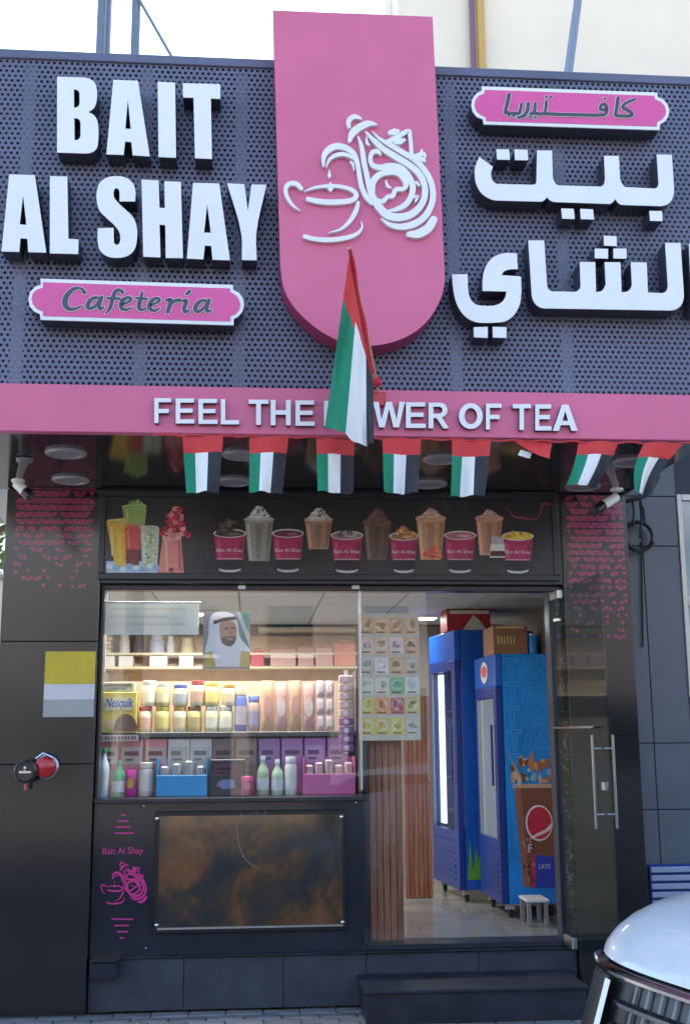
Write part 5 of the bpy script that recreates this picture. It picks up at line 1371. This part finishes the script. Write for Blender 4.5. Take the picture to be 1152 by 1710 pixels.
# local: hinge at origin, leaf along +x (pointing to the camera after rotation)
LW = 0.86
MB().box(0.01, LW, -0.005, 0.005, 0.012, ztG-FLOOR-0.01).build('pane', 'door_glass', dr, local=True)
for z0, z1 in ((0.012, 0.07), (ztG-FLOOR-0.06, ztG-FLOOR-0.01)):
    MB().box(0.0, 0.16, -0.014, 0.014, z0, z1, 0.003).build('patch_fitting', 'steel', dr, local=True)
hz0, hz1 = 1.36-FLOOR-0.40, 1.36-FLOOR+0.12
hz0, hz1 = 0.70, 1.17
for s in (-1, 1):
    hb = MB().tube([(LW-0.10, s*0.055, hz0), (LW-0.10, s*0.055, hz1)], 0.0075, 12).build('pull_handle', 'handle_steel', dr, True, local=True)
    for z in (hz0+0.07, hz1-0.07):
        MB().tube([(LW-0.10, s*0.007, z), (LW-0.10, s*0.046, z)], 0.005, 10).build('standoff', 'steel', hb, True, local=True)
MB().tube([(0.03, -0.03, hz1+0.04), (LW-0.14, -0.03, hz1+0.04)], 0.007, 8).build('push_rail', 'chrome', dr, True, local=True)
MB().box(LW-0.12, LW-0.08, -0.012, 0.012, hz0+0.19, hz0+0.23, 0.003).build('lock', 'steel', dr, local=True)

# =================================================================== RIGHT NEIGHBOUR WALL
M('clad', (0.105, 0.115, 0.135), 0.38, var=0.10, vscale=3, spec=0.5); M('clad_core', (0.05, 0.055, 0.065), 0.8)
YN = 0.10
nb = thing('side_wall', (4.2, YN, 0), 'blue-grey panelled wall right of the shop pillar', 'wall')
MB().box(XR1+0.004, 7.0, YN+0.02, 0.5, 0.0, 3.3).build('core', 'clad_core', nb)
jx = U(1086, 1150, YN).x
xs_ = [XR1+0.006, jx, jx+0.95, jx+1.9, jx+2.8]
zs_ = [0.01] + [U(1110, q, YN).z for q in (1352, 1241, 912, 829)] + [3.29]
wx0 = U(1139, 1000, YN).x; wz0, wz1 = U(1139, 1165, YN).z, U(1139, 826, YN).z
for i in range(len(xs_)-1):
    for j in range(len(zs_)-1):
        xa, xb, za_, zb2 = xs_[i]+.0025, xs_[i+1]-.0025, zs_[j]+.0025, zs_[j+1]-.0025
        if i == 1 and zb2 > wz0 and za_ < wz1:   # cut around the window
            MB().box(xa, wx0-0.004, YN, YN+0.019, za_, zb2, 0.002).build('panel', 'clad', nb); continue
        MB().box(xa, xb, YN, YN+0.019, za_, zb2, 0.002).build('panel', 'clad', nb)
wn_ = thing('window', (wx0+0.4, YN, wz0), 'white framed window cut by the right edge above the car', 'window')
M('pane_pale', (0.30, 0.36, 0.37), 0.08, spec=0.8)
M('alu', (0.55, 0.52, 0.46), 0.35, metal=0.3)
MB().box(wx0+0.03, wx0+0.90, YN+0.008, YN+0.015, wz0+0.03, wz1-0.04).build('pane', 'pane_pale', wn_)
zmid = U(1145, 1004, YN).z
for q in ((wx0, wx0+0.029, wz0, wz1), (wx0+0.901, wx0+0.93, wz0, wz1), (wx0+0.0295, wx0+0.9005, wz1-0.039, wz1), (wx0+0.0295, wx0+0.9005, wz0, wz0+0.029), (wx0+0.0295, wx0+0.9005, zmid-0.03, zmid+0.03)):
    MB().box(q[0], q[1], YN-0.012, YN+0.0185, q[2], q[3], 0.003).build('frame', 'alu', wn_)
xv0 = U(1086, 1470, YN-0.05).x
gv = thing('vent_grille', (xv0+0.4, YN, U(1100, 1500, YN).z), 'pale slatted grille low on the blue-grey wall behind the car', 'grille')
M('slat_pale', (0.30, 0.33, 0.44), 0.45, var=0.05)
za_, zb2 = U(1100, 1502, YN-0.05).z, U(1100, 1446, YN-0.05).z
MB().box(xv0, xv0+0.9, YN-0.03, YN-0.001, za_-0.10, zb2+0.005).build('backing', 'fridge_navy', gv)
hh = (zb2-za_)/4
for k in range(6):
    z = za_+(k-2)*hh
    MB().box(xv0+0.003, xv0+0.9, YN-0.05, YN-0.0305, z+hh*0.18, z+hh*0.86, 0.004).build('slat', 'slat_pale', gv)
# cables on the neighbour wall
def coil(c, r, y, n, jit, seed):
    rr = random.Random(seed); pts = []
    for k in range(n*16):
        t = 2*math.pi*k/16; rad = r*(1+jit*math.sin(t*0.37+1)+rr.uniform(-.02, .02))
        pts.append((c.x+rad*math.cos(t), y-0.012*(k/16)-0.006, c.z+rad*1.05*math.sin(t)))
    return pts
c = U(1071, 893, -0.02)
t = thing('cable_coil', (c.x, 0, c.z), 'black cable hanging in loops beside the right pillar', 'cable')
MB().tube(crom(coil(c, 0.085, 0.06, 3, 0.06, 2), 2), 0.009, 6).build('loop', 'rubber', t, True)
pts = [U(1040, 838, -0.02), U(1060, 833, -0.04), U(1075, 828, -0.04), U(1088, 815, -0.05), U(1098, 795, -0.06)]
MB().tube([Vector(p_) for p_ in crom([tuple(p_) for p_ in pts], 5)], 0.014, 7).build('bundle', 'rubber', t, True)
for (pa, pb_) in (((1055, 832), (1056, 880)), ((1067, 832), (1076, 875)), ((1068, 832), (1068, 900))):
    A, B = U(*pa, -0.01), U(*pb_, -0.01)
    MB().tube([A, (A+B)/2+Vector((0.006, -0.01, 0)), B], 0.008, 6).build('drop', 'rubber', t, True)
A, B = U(1070, 905, 0.085), U(1073, 1080, 0.085)
MB().tube([A, B], 0.006, 6).build('down_cable', 'rubber', t, True)

# =================================================================== CCTV CAMERAS
def cctv(mount_px, joint_px, body_a, body_b, y, lab):
    top = UZ(mount_px[0], mount_px[1], SOF); y = top.y
    J = U(*joint_px, y-0.02); A, B = U(*body_a, y-0.03), U(*body_b, y-0.07)
    t = thing('security_camera', (top.x, top.y, SOF), lab, 'security camera')
    MB().lathe((top.x, top.y, SOF-0.03), [(0.02,0),(0.04,0.012),(0.045,0.029)], 18).build('mount', 'grey_plastic', t, True)
    MB().tube([top-Vector((0, 0, 0.01)), (top+J)/2, J], [0.026, 0.02, 0.015], 12).build('arm', 'grey_plastic', t, True)
    MB().lathe((J.x, J.y, J.z-0.012), [(0.02,0),(0.034,0.006),(0.034,0.018),(0.02,0.024)], 16).build('joint', 'white_plastic', t, True)
    d = (B-A).normalized()
    MB().tube([A, A+(B-A)*.06, B-(B-A)*.35], [0.018, 0.025, 0.026], 14).build('body', 'white_plastic', t, True)
    MB().tube([B-(B-A)*.349, B], [0.028, 0.027], 14).build('hood', 'black_plastic', t, True)
    MB().tube([B+d*0.0005, B+d*0.004], 0.017, 12).build('lens', 'black_panel', t, True)
cctv((42, 766), (31, 803), (27, 806), (52, 829), 0, 'white bullet security camera under the soffit at the left end')
cctv((1016, 778), (1029, 818), (1030, 829), (994, 852), 0, 'white bullet security camera under the soffit at the right end')

# =================================================================== FLAGS
FY = -1.375
bunt = thing('flag_bunting', (1.5, FY, SOF), 'string of small red green white black flags along the pink band', 'bunting')
def flag_patch(TL, TR, BR, BL, u0, u1, v0, v1, bend, y, amp, ph, n=7, off=0.0):
    mb = MB()
    for j in range(n+1):
        v = v0+(v1-v0)*j/n
        for i in range(n+1):
            u = u0+(u1-u0)*i/n
            px = (TL[0]*(1-u)+TR[0]*u)*(1-v)+(BL[0]*(1-u)+BR[0]*u)*v + bend*math.sin(math.pi*v)
            py = (TL[1]*(1-u)+TR[1]*u)*(1-v)+(BL[1]*(1-u)+BR[1]*u)*v
            d = amp*(0.45+v)*(math.sin(u*5.2+ph+v*1.5)+0.5*math.sin(u*13+ph*2.3-v*3)*v) + off
            p_ = U(px, py, y); mb.v.append((p_.x, y+d, p_.z))
    m = n+1
    for j in range(n):
        for i in range(n): mb.f.append((j*m+i, (j+1)*m+i, (j+1)*m+i+1, j*m+i+1))
    return mb
FL = [((305,729),(373,729),(366,823),(311,822),0,'first'), ((417,730),(482,730),(472,823),(416,822),0,'second'), ((528,733),(592,734),(590,823),(530,822),0,'third'),
      ((638,733),(703,733),(697,824),(640,822),0,'fourth'), ((754,735),(819,736),(808,829),(753,827),0,'fifth'), None,
      ((966,738),(1032,739),(997,812),(946,810),3,'seventh'), ((1075,740),(1140,741),(1088,826),(1056,823),-7,'eighth')]
for k, f in enumerate(FL):
    if f is None: continue
    TL, TR, BR, BL, bend, nm = f
    ph = k*1.3
    A = (TL, TR, BR, BL)
    yv = FY-0.01*(k % 2)
    root = flag_patch(*A, 0, 1, 0, 0.285, bend, yv, 0.019, ph).build('flag', 'flag_red', bunt, True)
    flag_patch(*A, 0, 0.30, 0.285, 1, bend, yv, 0.019, ph).build('green_stripe', 'flag_green', root, True)
    flag_patch(*A, 0.30, 0.64, 0.285, 1, bend, yv, 0.019, ph).build('white_stripe', 'flag_white', root, True)
    flag_patch(*A, 0.64, 1, 0.285, 1, bend, yv, 0.019, ph).build('black_stripe', 'flag_black', root, True)
# sixth flag, twisted up
tr = ztr(0, 0, 1, FY)
mb = MB()
q = [(859,737),(922,739),(919,752),(917,766),(898,760),(878,750)]
P_ = [U(a_, b_, FY+0.02*math.sin(i*1.4)) for i, (a_, b_) in enumerate(q)]
mb.add([tuple(p_) for p_ in P_], [(0, 5, 1), (5, 4, 1), (4, 2, 1), (4, 3, 2)])
r6 = mb.build('flag', 'flag_red', bunt, label='flag twisted up on its string showing mostly red')
mb = MB(); P_ = [U(a_, b_, FY+0.03) for a_, b_ in ((869,751),(888,756),(884,766),(864,760))]
mb.add([tuple(p_) for p_ in P_], [(0, 3, 2, 1)]); mb.build('white_stripe', 'flag_white', r6)
# cord
cord = []
for px in range(255, 1160, 12):
    cord.append(tuple(U(px, 727+(px-305)*0.0165+1.5*math.sin(px*0.13), FY+0.006)))
MB().tube(cord, 0.0045, 6).build('cord', 'flag_red', bunt)
# big flag on a pole
bf = thing('flag_on_pole', U(630, 652, -1.35), 'larger furled red green white black flag on a pole in front of the logo panel', 'flag')
tip, base = U(583, 414, -1.92), U(633, 660, -1.345)
MB().tube([base, tip], 0.0085, 8).build('pole', M('pole_wood', (0.5, 0.34, 0.2), 0.5), bf, True)
MB().box(base.x-0.03, base.x+0.03, BF-0.02, BF-0.0005, base.z-0.06, base.z+0.01, 0.004).build('holder', 'red_plastic', bf)
b2 = U(630, 636, -1.41)
MB().lathe((b2.x, b2.y, b2.z-0.03), [(0.008,0),(0.02,0.012),(0.017,0.04),(0.008,0.052)], 10).build('tie', 'flag_deep_red', bf)
hoist_a, hoist_b = Vector(U(584, 420, -1.92)), Vector(U(623, 622, -1.46))
fly = [Vector(U(543, 712, -1.62)), Vector(U(576, 727, -1.70)), Vector(U(613, 744, -1.60)), Vector(U(624, 740, -1.50))]
def flyp(s):
    k = min(2, int(s*3)); f = s*3-k
    return fly[k].lerp(fly[k+1], f)
def bigflag(s0, s1, t0, t1, n=14, m=16, off=0.0):
    mb = MB()
    for j in range(m+1):
        tt = t0+(t1-t0)*j/m
        for i in range(n+1):
            s = s0+(s1-s0)*i/n
            p_ = hoist_a.lerp(hoist_b, s).lerp(flyp(s), tt)
            p_ = p_+Vector((0, off+(0.034*math.sin(s*11+tt*2)+0.014*math.sin(s*27-tt*4))*tt, 0))
            mb.v.append(tuple(p_))
    w = n+1
    for j in range(m):
        for i in range(n): mb.f.append((j*w+i, (j+1)*w+i, (j+1)*w+i+1, j*w+i+1))
    return mb
bigflag(0.0, 1/3, 0.26, 1).build('green_stripe', 'flag_green', bf, True)
bigflag(1/3, 2/3, 0.20, 1).build('white_stripe', 'flag_white', bf, True)
bigflag(2/3, 1.0, 0.16, 1).build('black_stripe', 'flag_black', bf, True)
bigflag(0.0, 1/3, 0.0, 0.26, m=5).build('red_band', 'flag_red', bf, True)
bigflag(1/3, 2/3, 0.0, 0.20, m=5).build('red_band', 'flag_red', bf, True)
bigflag(2/3, 1.0, 0.0, 0.16, m=5).build('red_band', 'flag_red', bf, True)
# rolled hoist around the pole
mb = MB(); pts = []; rs = []
ha, hb = Vector(U(584, 416, -1.925)), Vector(U(617, 622, -1.49))
for k in range(13):
    f = k/12; pts.append(ha.lerp(hb, f)+Vector((0.004*math.sin(k*1.1), 0, 0))); rs.append(0.008+0.016*f**0.8)
mb.tube(pts, rs, 10).build('rolled_hoist', 'flag_deep_red', bf, True)

# =================================================================== LEFT SIDE: wall and tree
zw = U(5, 958, 2.2).z
bw_ = thing('boundary_wall', (-3, 2.2, 0), 'pale boundary wall glimpsed left of the left pillar', 'wall')
MB().box(-8, PXL-0.25, 2.2, 2.35, -0.02, zw-0.05).build('wall', 'beige_render', bw_)
MB().box(-8, PXL-0.22, 2.17, 2.38, zw-0.0495, zw, 0.01).build('coping', 'kerb', bw_)
M('bark', (0.09, 0.065, 0.045), 0.9, var=0.3, vscale=12, bump=0.5, bscale=30)
M('leaf', (0.06, 0.11, 0.025), 0.6, col2=(0.13, 0.19, 0.05), vscale=3)
tx, ty = U(-25, 880, 5.5).x, 5.5
tr_ = thing('tree', (tx, ty, -0.02), 'leafy green tree glimpsed at the far left edge behind the pillar', 'tree')
tb = MB().tube([(tx, ty, -0.05), (tx+0.05, ty, 1.0), (tx-0.03, ty+0.05, 2.0), (tx+0.05, ty, 3.0), (tx, ty, 4.2)], [0.16, 0.13, 0.11, 0.08, 0.03], 10)
rt = random.Random(21); tips = []
for k in range(11):
    z = 1.7+k*0.23; a_ = k*2.4; L = rt.uniform(0.7, 1.25)
    e_ = Vector((tx+L*math.cos(a_), ty+L*math.sin(a_), z+0.5*L))
    tb.tube([(tx, ty, z), tuple((Vector((tx, ty, z))+e_)/2+Vector((0, 0, .06))), tuple(e_)], [0.05, 0.03, 0.012], 6); tips.append(e_); tips.append((Vector((tx, ty, z))+e_)/2)
tb.build('trunk', 'bark', tr_, True)
cr = MB()
for tp2 in tips+[Vector((tx, ty, 4.3))]:
    rad = rt.uniform(0.3, 0.5)
    for q in range(170):
        v = Vector((rt.gauss(0, 1), rt.gauss(0, 1), rt.gauss(0, 1))).normalized()*rad*rt.random()**0.4
        p_ = tp2+v; n_ = Vector((rt.gauss(0, 1), rt.gauss(0, 1), rt.gauss(0, 1)+.6)).normalized()
        a1 = n_.orthogonal().normalized(); b1 = n_.cross(a1); s_ = rt.uniform(0.03, 0.055)
        cr.add([p_-a1*s_*1.5, p_+b1*s_*.6, p_+a1*s_*1.5, p_-b1*s_*.6], [(0, 1, 2, 3)])
cr.build('crown', 'leaf', tr_)

# =================================================================== STREET OPPOSITE (seen mirrored in the gloss)
M('tan_render', (0.36, 0.33, 0.31), 0.9, var=0.08, vscale=0.6); M('tan_render2', (0.40, 0.37, 0.36), 0.9, var=0.08, vscale=0.6); M('brick_render', (0.28, 0.23, 0.21), 0.9, var=0.1, vscale=.6)
M('far_glass', (0.03, 0.04, 0.05), 0.1)
rb = random.Random(4)
for i, (x0, x1, h, mt, nm) in enumerate(((-30, -14.5, 8.5, 'tan_render2', 'pale'), (-14, -2.5, 7.0, 'tan_render', 'tan'), (-2, 11, 8.0, 'brick_render', 'brown'), (11.5, 28, 7.5, 'tan_render2', 'cream'))):
    t = thing('opposite_building', ((x0+x1)/2, -24, -0.15), '%s building across the street, seen only as reflection in the shopfront' % nm, 'building')
    MB().box(x0, x1, -34, -24, -0.15, h).build('wall', mt, t)
    MB().box(x0-0.1, x1+0.1, -34, -23.85, h+0.001, h+0.35).build('parapet', 'white_render', t)
    n = int((x1-x0)/2.6)
    for k in range(n):
        for lv in (3.6, 5.6 if h > 7.2 else None):
            if lv is None: continue
            cx = x0+(k+.5)*(x1-x0)/n
            w = MB().box(cx-0.6, cx+0.6, -24.0+0.002, -23.95, lv, lv+1.3).build('window', 'far_glass', t)
            MB().box(cx-0.7, cx+0.7, -23.999, -23.88, lv-0.1, lv-0.001).build('sill', 'white_render', w)
        MB().box(x0+k*(x1-x0)/n+0.25, x0+(k+1)*(x1-x0)/n-0.25, -23.998, -23.94, -0.1, 2.7).build('shopfront', 'far_glass', t)

# =================================================================== CAR
M('car_white', (0.56, 0.59, 0.62), 0.32, coat=0.8, var=0.015, vscale=20); M('car_black', (0.012, 0.012, 0.014), 0.3); M('car_glass', (0.02, 0.025, 0.03), 0.03, spec=0.8)
M('tyre', (0.02, 0.02, 0.021), 0.8); M('lens_clear', (0.10, 0.105, 0.115), 0.2, spec=0.6); M('dark_chrome', (0.35, 0.35, 0.37), 0.12, metal=1.0)
M('led_tube', (0.80, 0.84, 0.88), 0.25)
ang = math.radians(200)
car = thing('parked_car', (0, 0, -0.12), 'white parked car nose with chrome grille cut by the bottom right corner', 'car', rz=ang)
HW = 0.95
def xf(t):  return -0.17*abs(t)**8-0.045*t*t
def yv_(t): return HW*t
def crown(t): return -0.035*t*t-0.07*abs(t)**6
NT = 48
TS = [-1+2*i/NT for i in range(NT+1)]
def grid(rows, ts=TS, name='g', mat='car_white', parent=car, smooth=True):
    """rows: list of functions t -> (x,y,z)"""
    mb = MB(); n = len(ts)
    for r in rows:
        for t_ in ts: mb.v.append(r(t_))
    for j in range(len(rows)-1):
        for i in range(n-1): mb.f.append((j*n+i, j*n+i+1, (j+1)*n+i+1, (j+1)*n+i))
    return mb.build(name, mat, parent, smooth, local=True)
def row(dx, z, wy=1.0, cr=1.0):
    return lambda t_: (xf(t_)+dx, yv_(t_)*wy, z+crown(t_)*cr)
# hood: from lip back to the windscreen base (straightens as it runs back)
def hrow(s, z, cr):
    k = min(1, s/0.9)
    return lambda t_: (xf(t_)*(1-k)-s-0.03-0.25*k*t_*t_, yv_(t_)*(0.955-0.01*k), z+crown(t_)*cr)
hood_rows = [hrow(0.0, 0.985, -.06), hrow(0.008, 1.000, -.06), hrow(0.03, 1.024, -.02), hrow(0.07, 1.052, .05), hrow(0.13, 1.078, .12), hrow(0.22, 1.102, .22), hrow(0.34, 1.122, .35), hrow(0.5, 1.142, .5), hrow(0.75, 1.17, .8), hrow(1.2, 1.21, 1.0)]
grid(hood_rows[::-1], name='hood')
# fascia skin, white bumper below the grille
grid([row(0.02, 0.56, cr=.3), row(0.055, 0.50, cr=.3), row(0.06, 0.38, cr=.2), row(0.02, 0.26, cr=.1), row(-0.08, 0.22, cr=0)][::1], name='bumper')
# dark shell behind grille and lamps
def bul(z): return 0.40*(0.965-z)+0.004
grid([row(-0.045, 0.976, 0.95, -.06), row(-0.045, 0.93, 0.96, -.06), row(-0.01, 0.75, .97, -.06), row(0.02, 0.55, .97, -.06)], name='grille_shell', mat='car_black')
grid([row(-0.026, 0.980, .957, -.06), row(-0.014, 0.978, .96, -.06), row(-0.008, 0.974, .962, -.06), row(-0.008, 0.968, .963, -.06), row(-0.016, 0.966, .963, -.06)], [t_ for t_ in TS if abs(t_) <= .95], name='chrome_strip', mat='dark_chrome')
TG = [-0.385+0.77*i/28 for i in range(29)]
for z in (0.905, 0.86, 0.815, 0.77, 0.725, 0.68, 0.635, 0.59):
    b_ = bul(z)-0.02
    grid([row(-0.012+b_, z+0.010, .965, -.06), row(0.004+b_, z+0.005, .965, -.06), row(0.004+b_, z-0.005, .965, -.06), row(-0.012+b_, z-0.010, .965, -.06)], TG, name='grille_bar', mat='chrome')
for k in range(13):
    t0 = -0.37+0.74*k/12
    grid([row(bul(.92)-.04, 0.92, .965, -.06), row(bul(.75)-.04, 0.75, .965, -.06), row(bul(.57)-.04, 0.57, .965, -.06)], [t0-0.008, t0+0.008], name='grille_upright', mat='dark_chrome')
ZR = [0.964, 0.91, 0.87, 0.82, 0.76, 0.70, 0.64]
for s in (-1, 1):
    mk = lambda a_, b_, n=6: sorted([s*(a_+(b_-a_)*i/n) for i in range(n+1)])
    hl = grid([row(bul(z)-0.035, z, .965, -.06) for z in ZR], mk(.40, .985, 18), name='headlamp', mat='car_black')
    grid([row(bul(z)+0.002, z, .972, -.06) for z in ZR], mk(.700, .724, 3), name='light_bar', mat='led_tube', parent=hl)
    grid([row(bul(z)-0.020, z, .967, -.06) for z in ZR], mk(.832, .846, 3), name='lamp_trim', mat='chrome', parent=hl)
    grid([row(bul(z)-0.014, z, .975, -.06) for z in ZR], mk(.735, .822, 4), name='marker_lens', mat='car_black', parent=hl)
    for z in (0.925, 0.885, 0.845, 0.80, 0.765, 0.72, 0.68):
        b_ = bul(z)
        grid([row(b_-0.024, z+0.007, .967, -.06), row(b_-0.010, z+0.004, .968, -.06), row(b_-0.010, z-0.004, .968, -.06), row(b_-0.024, z-0.007, .967, -.06)], mk(.40, .69, 10), name='reflector_rib', mat='dark_chrome', parent=hl)
    for k in range(6):
        t0 = .41+k*.046
        grid([row(bul(z)-0.028, z, .966, -.06) for z in ZR], mk(t0, t0+.008, 1), name='reflector_upright', mat='lens_clear', parent=hl)
    # fender and side: loft along the length
    mb = MB(); secs = []
    xs_c = [xf(1)+0.02, -0.5, -0.8, -1.2, -2.0, -3.0, -4.0, -4.6, -4.85]
    for xx_ in xs_c:
        f = min(1, max(0, (-xx_-0.38)/0.6)); zsh = 0.88+0.15*f; e_ = 0.0 if xx_ > -4.3 else (-(xx_)-4.3)*0.25
        yb_ = HW*0.955+0.0
        secs.append([(xx_, s*(yb_-e_), zsh), (xx_, s*(yb_+0.035-e_), zsh-0.05), (xx_, s*(0.99-e_), 0.78), (xx_, s*(1.0-e_), 0.55), (xx_, s*(0.96-e_), 0.28)])
    for sc_ in secs: mb.v += sc_
    for j in range(len(secs)-1):
        for i in range(4):
            q = (j*5+i, (j+1)*5+i, (j+1)*5+i+1, j*5+i+1); mb.f.append(q if s < 0 else q[::-1])
    sd = mb.build('body_side', 'car_white', car, True, local=True)
    for xw in (-0.98, -3.85):
        w_ = MB().lathe((0, 0, 0), [(0.20,0),(0.34,0.012),(0.365,0.05),(0.365,0.19),(0.34,0.23),(0.20,0.24)], 28, 'y').build('wheel', 'tyre', car, True, local=True)
        w_.location = (xw, s*0.995+(0.0 if s < 0 else 0.0)+(0.24 if s < 0 else 0.0)-0.0, 0.365)
        r_ = MB().lathe((0, 0, 0), [(0.05,0),(0.205,0.01),(0.21,0.03)], 20, 'y').build('rim', 'steel', w_, True, local=True)
        r_.location = (0, -0.245 if s < 0 else 0.02, 0)
    MB().box(-1.75, -1.6, s*1.0-0.10, s*1.0+0.10, 1.10, 1.26, 0.03).build('mirror', 'car_white', car, local=True)
# greenhouse
mb = MB()
A_ = [(-1.22,-.86,1.17), (-1.22,.86,1.17), (-4.75,.82,1.14), (-4.75,-.82,1.14)]
B_ = [(-2.05,-.66,1.72), (-2.05,.66,1.72), (-4.35,.64,1.74), (-4.35,-.64,1.74)]
mb.add(A_+B_, [(0,1,5,4),(1,2,6,5),(2,3,7,6),(3,0,4,7),(4,5,6,7)])
gh = mb.build('windows', 'car_glass', car, local=True)
MB().box(-4.3, -2.1, -0.67, 0.67, 1.741, 1.79, 0.03).build('roof', 'car_white', car, local=True)
MB().box(-4.87, -1.25, -0.955, 0.955, 0.30, 1.12, 0.05).build('body_shell', 'car_white', car, local=True)
MB().box(-1.25, -0.30, -0.80, 0.80, 0.30, 0.93, 0.03).build('engine_bay', 'car_black', car, local=True)
# place the front right corner of the hood
Pc = CAM + ray(1030, 1580)*2.56
ca, sa = math.cos(ang), math.sin(ang)
lx, ly = xf(-1)-0.03, -HW*0.955
car.location = (Pc.x-(ca*lx-sa*ly), Pc.y-(sa*lx+ca*ly), Pc.z-(0.985-0.06*crown(1))+0.020)
